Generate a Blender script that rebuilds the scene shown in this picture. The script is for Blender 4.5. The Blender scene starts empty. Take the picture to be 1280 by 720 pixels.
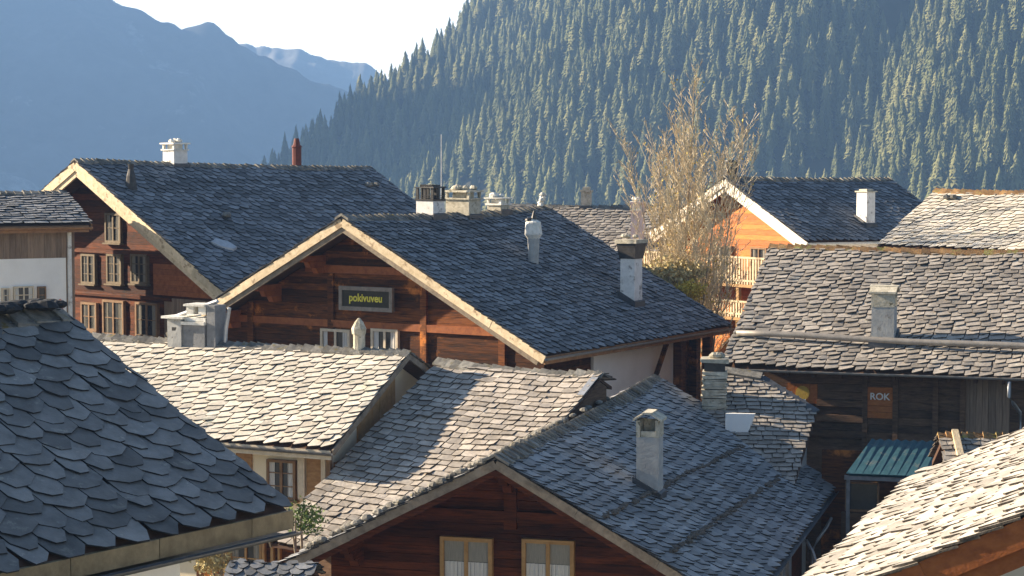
import bpy, math, random
import numpy as np
from mathutils import Vector, Matrix, noise
random.seed(7); rs = np.random.RandomState(5)
PI = math.pi
C = bpy.data.collections.new('village'); bpy.context.scene.collection.children.link(C)
CZ = 16.0
F = 2500.0/1280.0
TH = math.atan(160/2500.0)

def U(px, py, Y):
    """a point seen at photo position (px,py) standing Y metres north of the camera"""
    u = (px-640)/2500.0; v = (360-py)/2500.0
    d = Vector((u, math.cos(TH)+v*math.sin(TH), -math.sin(TH)+v*math.cos(TH)))
    k = Y/d.y
    return Vector((d.x*k, Y, CZ+d.z*k))
def ray(px, py):
    return Vector((0,0,CZ)), (U(px,py,10.0)-Vector((0,0,CZ)))

# ------------------------------------------------------------------ tagging
def tag(o, label=None, cat=None, group=None, kind=None):
    if label: o['label'] = label
    if cat: o['category'] = cat
    if group: o['group'] = group
    if kind: o['kind'] = kind
    return o
def empty(name, loc, rz=0):
    o = bpy.data.objects.new(name, None); C.objects.link(o)
    o.location = loc; o.rotation_euler = (0,0,rz); o.empty_display_size = .5
    return o

# ------------------------------------------------------------------ mesh builder
class MB:
    def __init__(s): s.v=[]; s.f=[]; s.m=[]
    def poly(s, pts, mi=0):
        b=len(s.v); s.v += [tuple(p) for p in pts]; s.f.append(tuple(range(b,b+len(pts)))); s.m.append(mi)
    def hexa(s, p, mi=0):
        """8 points: bottom 0-3 ccw, top 4-7"""
        b=len(s.v); s.v += [tuple(q) for q in p]
        for q in ((3,2,1,0),(4,5,6,7),(0,1,5,4),(1,2,6,5),(2,3,7,6),(3,0,4,7)):
            s.f.append(tuple(b+i for i in q)); s.m.append(mi)
    def box(s, x0,x1,y0,y1,z0,z1, mi=0, j=0):
        r=lambda: random.uniform(-j,j) if j else 0
        s.hexa([(x0+r(),y0+r(),z0+r()),(x1+r(),y0+r(),z0+r()),(x1+r(),y1+r(),z0+r()),(x0+r(),y1+r(),z0+r()),
                (x0+r(),y0+r(),z1+r()),(x1+r(),y0+r(),z1+r()),(x1+r(),y1+r(),z1+r()),(x0+r(),y1+r(),z1+r())], mi)
    def beam(s, p0, p1, w, h, up=(0,0,1), mi=0, segs=1, wob=0):
        p0=Vector(p0); p1=Vector(p1); d=(p1-p0).normalized(); up=Vector(up)
        side=d.cross(up).normalized(); up=side.cross(d).normalized()
        def ring(p): return [p-side*w/2-up*h/2, p+side*w/2-up*h/2, p+side*w/2+up*h/2, p-side*w/2+up*h/2]
        prev=None
        b=len(s.v)
        for i in range(segs+1):
            p=p0.lerp(p1,i/segs)
            if wob and 0<i<segs: p=p+Vector((random.uniform(-wob,wob),random.uniform(-wob,wob),random.uniform(-wob,wob)))
            s.v += [tuple(q) for q in ring(p)]
        for i in range(segs):
            a=b+4*i; c=a+4
            for k in range(4):
                s.f.append((a+k,a+(k+1)%4,c+(k+1)%4,c+k)); s.m.append(mi)
        s.f.append((b,b+3,b+2,b+1)); s.m.append(mi)
        e=b+4*segs; s.f.append((e,e+1,e+2,e+3)); s.m.append(mi)
    def tube(s, pts, rad, n=8, mi=0, caps=True):
        pts=[Vector(p) for p in pts]
        if not hasattr(rad,'__len__'): rad=[rad]*len(pts)
        b=len(s.v)
        for i,p in enumerate(pts):
            d=(pts[min(i+1,len(pts)-1)]-pts[max(i-1,0)]).normalized()
            a=Vector((0,0,1)) if abs(d.z)<.9 else Vector((1,0,0))
            e1=d.cross(a).normalized(); e2=d.cross(e1)
            for k in range(n):
                t=2*PI*k/n; s.v.append(tuple(p+(e1*math.cos(t)+e2*math.sin(t))*rad[i]))
        for i in range(len(pts)-1):
            for k in range(n):
                a=b+i*n+k; c=b+i*n+(k+1)%n
                s.f.append((a,c,c+n,a+n)); s.m.append(mi)
        if caps and n>3:
            s.f.append(tuple(b+k for k in range(n))[::-1]); s.m.append(mi)
            e=b+(len(pts)-1)*n; s.f.append(tuple(e+k for k in range(n))); s.m.append(mi)
    def stone(s, c, r, mi=0, sq=(1,1,.6)):
        b=len(s.v); n=7
        rings=[(-.9,.5),(-.3,1),(.4,.9),(.95,.45)]
        ph=random.uniform(0,6)
        for z,q in rings:
            for k in range(n):
                t=2*PI*k/n+ph; rr=r*q*random.uniform(.82,1.12)
                s.v.append((c[0]+rr*math.cos(t)*sq[0], c[1]+rr*math.sin(t)*sq[1], c[2]+z*r*sq[2]))
        for i in range(3):
            for k in range(n):
                a=b+i*n+k; d=b+i*n+(k+1)%n
                s.f.append((a,d,d+n,a+n)); s.m.append(mi)
        s.f.append(tuple(b+3*n+k for k in range(n))); s.m.append(mi)
        s.f.append(tuple(b+k for k in range(n))[::-1]); s.m.append(mi)
    def build(s, name, mats, parent=None, smooth=False):
        me=bpy.data.meshes.new(name); me.from_pydata(s.v,[],s.f)
        if not isinstance(mats,(list,tuple)): mats=[mats]
        for m in mats: me.materials.append(m)
        if len(mats)>1: me.polygons.foreach_set('material_index', s.m)
        if smooth: me.polygons.foreach_set('use_smooth',[True]*len(s.f))
        me.update()
        o=bpy.data.objects.new(name, me); C.objects.link(o)
        if parent: o.parent=parent
        return o

# ------------------------------------------------------------------ materials
def nodes(name):
    m=bpy.data.materials.new(name); m.use_nodes=True; nt=m.node_tree
    return m, nt, nt.nodes['Principled BSDF']
def mat(name, c1, c2=None, scale=3, rough=.8, bump=.2, bscale=None, island=.0, stretch=None, detail=5, metal=0, c3=None, c3amt=.5, spec=.3, c3scale=1.3):
    """procedural surface: two colours mixed by noise, a third one in patches, brightness varied per loose piece"""
    m,nt,p=nodes(name); N=nt.nodes; L=nt.links
    tc=N.new('ShaderNodeTexCoord'); mp=N.new('ShaderNodeMapping'); L.new(tc.outputs['Object'],mp.inputs[0])
    if stretch: mp.inputs['Scale'].default_value=stretch
    nz=N.new('ShaderNodeTexNoise'); nz.inputs['Scale'].default_value=scale; nz.inputs['Detail'].default_value=detail; nz.inputs['Roughness'].default_value=.65
    L.new(mp.outputs[0],nz.inputs['Vector'])
    cr=N.new('ShaderNodeValToRGB'); cr.color_ramp.elements[0].position=.32; cr.color_ramp.elements[1].position=.68
    cr.color_ramp.elements[0].color=(*c1,1); cr.color_ramp.elements[1].color=(*(c2 or c1),1)
    L.new(nz.outputs['Fac'],cr.inputs[0]); col=cr.outputs[0]
    if c3:
        n2=N.new('ShaderNodeTexNoise'); n2.inputs['Scale'].default_value=c3scale; n2.inputs['Detail'].default_value=8; n2.inputs['Roughness'].default_value=.7
        L.new(tc.outputs['Object'],n2.inputs['Vector'])
        r2=N.new('ShaderNodeValToRGB'); r2.color_ramp.elements[0].position=1-c3amt; r2.color_ramp.elements[1].position=min(1,1-c3amt+.08)
        L.new(n2.outputs['Fac'],r2.inputs[0])
        mx=N.new('ShaderNodeMix'); mx.data_type='RGBA'; L.new(r2.outputs[0],mx.inputs['Factor']); L.new(col,mx.inputs['A']); mx.inputs['B'].default_value=(*c3,1); col=mx.outputs['Result']
    if island:
        g=N.new('ShaderNodeNewGeometry'); mr=N.new('ShaderNodeMapRange'); mr.inputs['To Min'].default_value=1-island; mr.inputs['To Max'].default_value=1+island
        L.new(g.outputs['Random Per Island'],mr.inputs['Value'])
        hs=N.new('ShaderNodeHueSaturation'); L.new(mr.outputs[0],hs.inputs['Value']); L.new(col,hs.inputs['Color']); col=hs.outputs[0]
    L.new(col,p.inputs['Base Color']); p.inputs['Roughness'].default_value=rough; p.inputs['Metallic'].default_value=metal
    p.inputs['Specular IOR Level'].default_value=spec
    if bump:
        n3=N.new('ShaderNodeTexNoise'); n3.inputs['Scale'].default_value=bscale or scale*4; n3.inputs['Detail'].default_value=6
        L.new(mp.outputs[0],n3.inputs['Vector'])
        bp=N.new('ShaderNodeBump'); bp.inputs['Strength'].default_value=bump; bp.inputs['Distance'].default_value=.03
        L.new(n3.outputs['Fac'],bp.inputs['Height']); L.new(bp.outputs[0],p.inputs['Normal'])
    return m
M={}
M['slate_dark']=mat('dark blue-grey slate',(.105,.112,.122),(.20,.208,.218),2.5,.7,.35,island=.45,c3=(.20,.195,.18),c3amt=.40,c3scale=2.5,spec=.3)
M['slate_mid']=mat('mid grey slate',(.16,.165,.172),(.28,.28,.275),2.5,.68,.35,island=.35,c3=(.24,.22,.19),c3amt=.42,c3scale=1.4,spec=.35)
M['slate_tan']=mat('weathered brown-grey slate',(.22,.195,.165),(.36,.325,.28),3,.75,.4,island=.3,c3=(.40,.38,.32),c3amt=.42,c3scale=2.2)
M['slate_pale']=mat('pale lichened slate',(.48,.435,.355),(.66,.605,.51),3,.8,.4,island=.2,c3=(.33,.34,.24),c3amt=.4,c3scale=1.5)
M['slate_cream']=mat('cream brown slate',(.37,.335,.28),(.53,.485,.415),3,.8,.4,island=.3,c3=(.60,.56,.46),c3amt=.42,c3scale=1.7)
M['edge_dark']=mat('slate edge with painted gap shade, dark',(.012,.013,.016),(.035,.037,.04),6,.9,.3)  # shade of the gaps between slates, painted as a darker edge colour
M['edge_pale']=mat('slate edge with painted gap shade, brown',(.05,.04,.03),(.15,.125,.10),6,.9,.3)  # same painted gap shade, in brown for the pale roofs
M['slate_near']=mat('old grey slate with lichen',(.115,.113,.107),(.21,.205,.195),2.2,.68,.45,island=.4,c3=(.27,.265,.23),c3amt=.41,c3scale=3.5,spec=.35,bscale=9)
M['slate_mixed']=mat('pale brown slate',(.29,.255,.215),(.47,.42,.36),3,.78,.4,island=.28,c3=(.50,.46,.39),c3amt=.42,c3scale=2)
M['moss_stone']=mat('mossy ridge stone',(.10,.095,.085),(.26,.245,.21),5,.9,.5,island=.35,c3=(.16,.13,.05),c3amt=.42,c3scale=4)
M['moss_orange']=mat('ridge stone with orange lichen',(.16,.09,.04),(.34,.20,.08),5,.9,.5,island=.35,c3=(.25,.24,.07),c3amt=.45,c3scale=2)
M['deck']=mat('dark timber underside',(.05,.026,.016),(.10,.05,.028),4,.8,.2,stretch=(3,.4,3))
M['barge']=mat('pale weathered bargeboard',(.46,.36,.22),(.66,.54,.37),5,.75,.4,island=.25,stretch=(1,1,1),c3=(.28,.20,.12),c3amt=.44,c3scale=3)
M['barge_white']=mat('cream painted bargeboard',(.66,.60,.50),(.78,.72,.62),5,.6,.2,island=.06)
M['barge_brown']=mat('brown bargeboard',(.20,.10,.045),(.33,.18,.085),4,.6,.2,island=.1)
M['barge_grey']=mat('greyed rough verge board',(.14,.11,.08),(.28,.23,.17),4,.8,.3,island=.1)
M['log_red']=mat('red-brown larch board',(.035,.010,.003),(.13,.034,.008),3,.65,.3,spec=.12,island=.5,stretch=(.6,1,6),c3=(.035,.015,.01),c3amt=.42,c3scale=1.2)
M['log_dark']=mat('dark burnt larch with painted sunlit patches',(.024,.009,.004),(.17,.055,.012),3,.65,.3,spec=.15,island=.6,stretch=(.6,1,6),c3=(.38,.13,.025),c3amt=.43,c3scale=1.0)  # third colour paints sunlit logs into the boards as orange patches
M['log_deep']=mat('deep red larch board',(.030,.008,.003),(.12,.030,.008),3,.65,.3,spec=.12,island=.5,stretch=(.6,1,6),c3=(.13,.035,.012),c3amt=.38,c3scale=1.2)
M['frame_dull']=mat('dull window timber',(.11,.08,.045),(.18,.135,.08),6,.6,.15)
M['fascia']=mat('olive brown fascia board',(.13,.10,.055),(.24,.19,.11),4,.7,.2,island=.12)
M['log_orange']=mat('orange larch board',(.40,.11,.014),(.60,.20,.03),3,.6,.3,island=.3,stretch=(.6,1,6))
M['bracket']=mat('orange-brown beam end',(.20,.055,.014),(.34,.11,.03),5,.6,.2,island=.15)
M['log_old']=mat('old brown board',(.055,.030,.017),(.15,.088,.05),3,.75,.3,island=.35,stretch=(.6,1,6))
M['vboard']=mat('grey-brown vertical board',(.16,.11,.075),(.28,.20,.14),3,.75,.3,island=.2,stretch=(6,6,.5))
M['plaster']=mat('white lime plaster',(.76,.75,.72),(.84,.83,.80),1.2,.9,.12,bscale=30)
M['plaster_cream']=mat('cream plaster',(.68,.58,.40),(.78,.68,.50),1.2,.9,.12,bscale=30)
M['plaster_grey']=mat('grey weathered render',(.30,.29,.27),(.44,.43,.40),4,.9,.3)
M['chim_white']=mat('whitewashed chimney',(.60,.58,.54),(.78,.76,.72),4,.85,.2,c3=(.30,.28,.25),c3amt=.44,c3scale=2.5)
M['chim_grey']=mat('grey cement chimney',(.30,.30,.29),(.42,.42,.40),4,.85,.25,c3=(.22,.2,.17),c3amt=.4,c3scale=3)
M['chim_dim']=mat('dark grey cement',(.15,.155,.16),(.24,.245,.25),4,.85,.25,c3=(.1,.1,.09),c3amt=.4,c3scale=3)
M['cap_stone']=mat('lichened cap stone',(.30,.27,.20),(.56,.52,.42),6,.9,.4,island=.2,c3=(.10,.09,.05),c3amt=.42,c3scale=5)
M['cap_white']=mat('bleached cap stone',(.55,.53,.46),(.78,.76,.70),6,.9,.4,island=.15,c3=(.1,.09,.06),c3amt=.38,c3scale=6)
M['metal_dark']=mat('dark sheet metal',(.035,.033,.032),(.075,.07,.065),5,.5,.1,metal=.4)
M['metal_red']=mat('rust red painted flue',(.10,.02,.013),(.16,.035,.02),5,.6,.15)
M['zinc']=mat('dull zinc sheet',(.34,.35,.36),(.5,.51,.52),4,.45,.1,metal=.5)
M['gutter_brown']=mat('brown-grey gutter',(.22,.20,.175),(.34,.31,.27),4,.55,.1,metal=.3)
M['gutter_dark']=mat('blackened gutter',(.05,.055,.06),(.10,.10,.105),4,.5,.1,metal=.3)
M['frame_wood']=mat('golden window timber',(.30,.165,.06),(.42,.25,.10),6,.55,.15,stretch=(1,1,1))
M['frame_pale']=mat('pale window timber',(.50,.42,.30),(.64,.55,.42),6,.6,.15)
M['frame_dark']=mat('dark window timber',(.16,.09,.045),(.26,.15,.07),6,.6,.15)
M['glass']=mat('window glass',(.02,.022,.025),(.045,.048,.05),2,.08,0,spec=.6)
M['curtain']=mat('white lace curtain',(.50,.49,.46),(.62,.61,.57),14,.9,.3,stretch=(6,6,.3))
M['curtain_dim']=mat('grey net curtain',(.20,.19,.16),(.32,.30,.25),14,.9,.3,stretch=(6,6,.3))
M['shutter_brown']=mat('brown boarded shutter',(.24,.12,.04),(.38,.21,.08),5,.6,.25,stretch=(1,1,3))
M['shutter_orange']=mat('orange boarded shutter',(.30,.09,.02),(.44,.16,.04),5,.65,.2,stretch=(1,1,3),c3=(.14,.05,.02),c3amt=.42,c3scale=3)
M['shutter_yellow']=mat('yellow boarded shutter',(.50,.32,.05),(.62,.42,.08),5,.6,.2)
M['sign_frame']=mat('grey-brown sign frame',(.17,.145,.12),(.27,.235,.20),6,.6,.15)
M['sign_board']=mat('black sign board',(.02,.018,.012),(.04,.035,.02),6,.6,.05)
M['yellow_paint']=mat('yellow sign paint',(.62,.55,.06),(.78,.70,.10),6,.6,0)
M['white_paint']=mat('white paint',(.7,.68,.64),(.78,.76,.72),6,.6,0)
M['teal']=mat('teal coated sheet roof',(.02,.065,.08),(.035,.095,.115),3,.5,.12,c3=(.11,.13,.12),c3amt=.43,c3scale=2.5,spec=.4)
M['red_paint']=mat('faded red board',(.5,.13,.08),(.6,.2,.13),6,.6,.1)
M['bark']=mat('pale bark',(.24,.19,.13),(.40,.33,.24),8,.85,.4)
M['twig']=mat('yellow-brown twig',(.50,.41,.27),(.66,.56,.38),8,.8,0,island=.3)
M['leaf_yellow']=mat('yellow autumn leaf',(.42,.30,.04),(.60,.46,.08),5,.7,0,island=.35)
M['leaf_green']=mat('shrub leaf',(.06,.10,.02),(.13,.18,.04),5,.6,0,island=.4)
M['leaf_pale']=mat('pale shrub leaf',(.38,.31,.13),(.52,.43,.22),5,.6,0,island=.4)

def conifer_mat(name, attr):
    m,nt,p=nodes(name); N=nt.nodes; L=nt.links
    if attr:
        a=N.new('ShaderNodeAttribute'); a.attribute_name='tint'; src=a.outputs['Fac']
    else:
        a=N.new('ShaderNodeObjectInfo'); src=a.outputs['Random']
    cr=N.new('ShaderNodeValToRGB'); e=cr.color_ramp.elements
    e[0].color=(.095,.108,.045,1); e[1].color=(.23,.225,.095,1)
    x=cr.color_ramp.elements.new(.6); x.color=(.15,.16,.06,1)
    L.new(src,cr.inputs[0])
    tc=N.new('ShaderNodeTexCoord'); nz=N.new('ShaderNodeTexNoise'); nz.inputs['Scale'].default_value=.9; nz.inputs['Detail'].default_value=4
    L.new(tc.outputs['Object'],nz.inputs['Vector'])
    mr=N.new('ShaderNodeMapRange'); mr.inputs['From Min'].default_value=.3; mr.inputs['From Max'].default_value=.7; mr.inputs['To Min'].default_value=.8; mr.inputs['To Max'].default_value=1.2
    L.new(nz.outputs['Fac'],mr.inputs['Value'])
    hs=N.new('ShaderNodeHueSaturation'); L.new(mr.outputs[0],hs.inputs['Value']); L.new(cr.outputs[0],hs.inputs['Color'])
    L.new(hs.outputs[0],p.inputs['Base Color']); p.inputs['Roughness'].default_value=.85; p.inputs['Specular IOR Level'].default_value=.15
    return m
M['conifer']=conifer_mat('spruce needles',False); M['conifer_mass']=conifer_mat('spruce needles mass',True)
M['trunk']=mat('spruce trunk',(.07,.05,.035),(.12,.09,.06),4,.9,.2)
M['forest_floor']=mat('forest floor',(.025,.032,.016),(.06,.055,.03),.05,.95,.3,detail=6)
M['grass']=mat('valley meadow and gravel',(.08,.085,.04),(.17,.15,.09),.15,.95,.4,bscale=3,c3=(.22,.2,.17),c3amt=.5,c3scale=.06)
M['mountain']=mat('far forested mountain',(.012,.018,.018),(.085,.09,.085),.02,.95,.0,detail=10,c3=(.26,.27,.28),c3amt=.40,c3scale=.007)
M['mountain2']=mat('far rock mountain',(.20,.20,.19),(.4,.39,.37),.01,.95,0,detail=9)

# ------------------------------------------------------------------ slates
def slates(mb, O, u, s, L, S, exp, wid, shape='hex', th=.022, shift=.5, sag=.0, amp=.03, ext=.06, seed=0, skew=0, u0=0, s0=0, mask=None):
    """courses of individual lapped stone slates on the plane O + a*u + b*s"""
    rnd=random.Random(seed)
    O=Vector(O); u=Vector(u).normalized(); s=Vector(s).normalized(); n=u.cross(s)
    if n.z<0: n=-n
    nrow=int((S-s0)/exp)+2; ln=2.15*exp; hb=th*ln/exp
    def P(a,b,h):
        q=noise.noise(Vector((a*.45+seed*7.3,b*.45,seed*1.7)))*amp + noise.noise(Vector((a*1.7+seed,b*1.7,3.1)))*amp*.35
        sg=-sag*4*(a/L)*(1-a/L)
        return O+u*a+s*b+n*(h+q)+Vector((0,0,sg))
    for i in range(nrow):
        sb=S+ext-i*exp
        if sb<s0+exp*.3: break
        a=u0-ext-rnd.uniform(0,.3)*wid-((i*shift)%1.0)*wid
        while a<L+ext-.04:
            w=wid*rnd.uniform(.72,1.3)
            a0=max(a,u0-ext-rnd.uniform(0,.05)); a1=min(a+w,L+ext+rnd.uniform(0,.05)); a+=w
            if a1-a0<.07: continue
            if mask:
                ml,mh=mask(sb-exp*.5); a0=max(a0,ml+rnd.uniform(-.03,.03)); a1=min(a1,mh+rnd.uniform(-.03,.03))
                if a1-a0<.05: continue
            g=.016*rnd.random()+.006
            jb=rnd.uniform(-.13,.13)*exp; st=max(sb-ln+jb,s0); b0=sb+jb
            lift=rnd.uniform(0,.6)*th*(3 if rnd.random()<.03 else 1); tl=rnd.uniform(-.5,.5)*th
            W=a1-a0
            if shape=='hex':
                q=exp*rnd.uniform(.42,.72); k1=rnd.uniform(.26,.42); k2=rnd.uniform(.58,.74)
                out=[(a0+g,st),(a1-g,st),(a1-g,b0-q),(a0+W*k2,b0+rnd.uniform(-.03,.03)*exp),(a0+W*k1,b0+rnd.uniform(-.03,.03)*exp),(a0+g,b0-q*rnd.uniform(.8,1.2))]
            elif shape=='skew':
                q=exp*rnd.uniform(.4,.75)
                out=[(a0+g,st),(a1-g,st),(a1-g,b0-q),(a0+W*.82,b0-q*.75),(a0+W*.15,b0),(a0+g,b0-exp*.1)]
                if skew<0: out=[(a0+g,st),(a1-g,st),(a1-g,b0-exp*.1),(a0+W*.85,b0),(a0+W*.18,b0-q*.75),(a0+g,b0-q)]
            else:
                q=exp*rnd.uniform(.02,.14)
                out=[(a0+g,st),(a1-g,st),(a1-g,b0-q*rnd.random()),(a0+W*.6,b0+rnd.uniform(-.05,.05)*exp),(a0+W*.2,b0),(a0+g,b0-q)]
            if rnd.random()<.06:   # a chipped corner
                c=rnd.choice((2,len(out)-1)); out[c]=(out[c][0]+(-.1 if c==2 else .1)*W,out[c][1]-.08*exp)
            out=[(x+rnd.uniform(-.02,.02)*W,y+rnd.uniform(-.05,.05)*exp) for x,y in out]
            top=[]
            for (x,y) in out:
                f=(y-st)/max(b0-st,.01); h=.02+hb*f+lift*f+tl*((x-a0)/W-.5)*2*f
                top.append(P(x,y,h))
            b=len(mb.v); m=len(top)
            mb.v += [tuple(p) for p in top]+[tuple(p-n*th*.95) for p in top]
            mb.f.append(tuple(b+k for k in range(m))); mb.m.append(0)
            for k in range(1,m):
                k2_=(k+1)%m; mb.f.append((b+k,b+k+m,b+k2_+m,b+k2_)); mb.m.append(1)  # side faces carry the colour that paints shade into the joints

# ------------------------------------------------------------------ houses
class House:
    """gabled house. local axes: y along the ridge, x to the right of it, z up from the ground"""
    def __init__(h, name, label, cat, P0, d, L, wR, dR, wL, dL, gz, dz=0, group=None):
        d=Vector((d[0],d[1])).normalized()
        h.rz=math.atan2(-d.x,d.y); h.root=empty(name,(P0[0],P0[1],gz),h.rz)
        tag(h.root,label,cat,group)
        h.L=L;h.wR=wR;h.dR=dR;h.wL=wL;h.dL=dL;h.zr=P0[2]-gz;h.dz=dz;h.gz=gz
        h.M=Matrix.Translation((P0[0],P0[1],gz))@Matrix.Rotation(h.rz,4,'Z'); h.Mi=h.M.inverted()
    def rz_at(h,y): return h.zr+h.dz*y/h.L
    def top(h,x,y): return h.rz_at(y)-(x/h.wR*h.dR if x>0 else -x/h.wL*h.dL)
    def lray(h,px,py):
        o,d=ray(px,py); o2=h.Mi@o; d2=(h.Mi.to_3x3()@d); return o2,d2
    def hit(h,axis,val,px,py):
        o,d=h.lray(px,py); k=(val-o[axis])/d[axis]; return o+d*k
    def slope(h,side,px,py):
        o,d=h.lray(px,py)
        n=Vector((h.dR/h.wR,-h.dz/h.L,1)) if side>0 else Vector((-h.dL/h.wL,-h.dz/h.L,1))
        k=(h.zr-n.dot(o))/n.dot(d); return o+d*k
    def at_height(h,p,py):
        """height in local z of photo row py at the distance of local point p"""
        w=h.M@Vector(p); return U(640,py,w.y).z-h.gz
    def roof(h, mat, exp=.25, wid=.35, shape='hex', shift=.5, th=.022, sag=.05, amp=.03, sides='LR', ridge='moss_stone', seed=1, deckm='deck', rsize=.32, skew=0):
        uu=Vector((0,h.L,h.dz)); o=None
        mb=MB()
        if 'R' in sides: slates(mb,(0,0,h.zr),uu,(h.wR,0,-h.dR),h.L,math.hypot(h.wR,h.dR),exp,wid,shape,th,shift,sag,amp,seed=seed,skew=skew)
        if 'L' in sides: slates(mb,(0,0,h.zr),uu,(-h.wL,0,-h.dL),h.L,math.hypot(h.wL,h.dL),exp,wid,shape,th,shift,sag,amp,seed=seed+1,skew=skew)
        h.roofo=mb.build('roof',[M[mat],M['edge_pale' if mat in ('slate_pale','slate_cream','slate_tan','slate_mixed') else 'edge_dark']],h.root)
        dk=MB(); t=.14
        for sgn,w,dr in ((1,h.wR,h.dR),(-1,h.wL,h.dL)):
            a=(0,0.02,h.zr-.06-sag*.0); 
            pts=[]
            for zz in (-t-.05,-.05-sag*.6):
                for (x,y) in ((0,.03),(sgn*w,.03),(sgn*w,h.L-.03),(0,h.L-.03)):
                    pts.append((x,y,h.top(x,y)+zz))
            dk.hexa(pts)
        dk.build('roof_deck',M[deckm],h.root)
        if ridge:
            rc=MB(); y=-.08; rnd=random.Random(seed+9)
            while y<h.L+.02:
                l=rnd.uniform(.8,1.35)*rsize
                sg=-sag*4*(max(0,min(y,h.L))/h.L)*(1-max(0,min(y,h.L))/h.L)
                for sgn,w,dr in ((1,h.wR,h.dR),(-1,h.wL,h.dL)):
                    k=dr/w; wd=rsize*rnd.uniform(.7,1.0); z=h.rz_at(y)+.07+sg+rnd.uniform(0,.04); e=min(y+l,h.L+.1)
                    t0=rnd.uniform(0,.03)
                    rc.hexa([(0,y,z-.04),(sgn*wd,y,z-.04-k*wd),(sgn*wd,e,z-.07-k*wd),(0,e,z-.07),(0,y,z+.02+t0),(sgn*wd,y,z+.01+t0-k*wd),(sgn*wd,e,z-.03-k*wd),(0,e,z-.03)])
                y+=l*.8
            rc.build('ridge_cap',M[ridge],h.roofo)
    def barge(h, mat, y=0, hgt=.26, sides='LR', second=True, drop=.0, lowmat=None, th=.05):
        sy=-1 if y<=h.L/2 else 1
        for sgn,w in ((1,h.wR),(-1,h.wL)):
            if ('R' if sgn>0 else 'L') not in sides: continue
            mb=MB(); n=max(3,int(w/1.6))
            for i in range(n):
                x0=sgn*(w+.03)*i/n; x1=sgn*(w+.03)*(i+1)/n-sgn*.004
                yo=y+sy*(.03+random.uniform(-.004,.004))
                za=h.top(x0,y)-.02-hgt/2+random.uniform(-.01,.01); zb=h.top(x1,y)-.02-hgt/2
                mb.beam((x0,yo,za),(x1,yo,zb),th,hgt)
            b=mb.build('bargeboard',M[mat],h.root)
            if second:
                m2=MB()
                m2.beam((0,y-sy*.05,h.top(0,y)-.02-hgt*1.25-.02),(sgn*w*.97,y-sy*.05,h.top(sgn*w*.97,y)-.02-hgt*1.25-.02),.09,hgt*.8)
                m2.build('verge_rafter',M[lowmat or mat],h.root)
    def wall(h, mat, ovf=1.2, ovb=1.0, ovR=.8, ovL=.8, zb=-1.5):
        h.xl=-(h.wL-ovL); h.xr=h.wR-ovR; h.yf=ovf; h.yb=h.L-ovb
        mb=MB()
        und=.21
        prof=[(h.xl,zb),(h.xr,zb),(h.xr,h.top(h.xr,0)-und),(0,h.zr-und),(h.xl,h.top(h.xl,0)-und)]
        f=[(x,h.yf,z+h.dz*h.yf/h.L) for x,z in prof]; b=[(x,h.yb,z+h.dz*h.yb/h.L) for x,z in prof]
        mb.poly(f); mb.poly(b[::-1])
        for i in range(5):
            j=(i+1)%5; mb.poly([f[j],f[i],b[i],b[j]])
        return mb.build('wall',M[mat],h.root)
    def boards(h, mat, face='f', z0=0, bh=.2, name='board_cladding', z1=99, x0=None, x1=None, vertical=False, ends=True, th=.05):
        """boards clad on a gable (f/b) or side (R/L) wall"""
        mb=MB(); und=.24
        if face in 'fb':
            y=h.yf if face=='f' else h.yb; sy=-1 if face=='f' else 1
            XL=h.xl if x0 is None else x0; XR=h.xr if x1 is None else x1
            if not vertical:
                z=z0
                while z<min(z1,h.zr-und-.15):
                    zt=z+bh-.006
                    def lim(zz):
                        room=h.rz_at(y)-und-zz
                        return max(XL,-room/h.dL*h.wL), min(XR,room/h.dR*h.wR)
                    a0,a1=lim(z); b0,b1=lim(zt)
                    if b1-b0<.1: break
                    o=th+random.uniform(0,.02); e=.12 if ends else 0
                    mb.hexa([(a0-e*0,y,z),(a1,y,z),(a1,y+sy*o,z),(a0,y+sy*o,z),(b0,y,zt),(b1,y,zt),(b1,y+sy*o,zt),(b0,y+sy*o,zt)])
                    z+=bh
            else:
                x=XL
                while x<XR-.02:
                    w=min(bh*random.uniform(.85,1.15),XR-x); o=th+random.uniform(0,.015)
                    za=min(z1,h.top(x,y)-und); zb2=min(z1,h.top(x+w,y)-und)
                    mb.hexa([(x,y,z0),(x+w-.008,y,z0),(x+w-.008,y+sy*o,z0),(x,y+sy*o,z0),(x,y,za),(x+w-.008,y,zb2),(x+w-.008,y+sy*o,zb2),(x,y+sy*o,za)])
                    x+=w
        else:
            x=h.xr if face=='R' else h.xl; sx=1 if face=='R' else -1
            Y0=h.yf if x0 is None else x0; Y1=h.yb if x1 is None else x1
            zt_=min(z1,h.top(x,0)-und)
            if not vertical:
                z=z0
                while z<zt_-.05:
                    zt=min(z+bh,zt_)-.006; o=th+random.uniform(0,.02)
                    mb.box(min(x,x+sx*o),max(x,x+sx*o),Y0-.0,Y1,z,zt); z+=bh
            else:
                y=Y0
                while y<Y1-.02:
                    w=min(bh*random.uniform(.85,1.15),Y1-y); o=th+random.uniform(0,.015)
                    mb.box(min(x,x+sx*o),max(x,x+sx*o),y,y+w-.008,z0,zt_); y+=w
        return mb.build(name,M[mat],h.root)
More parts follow.
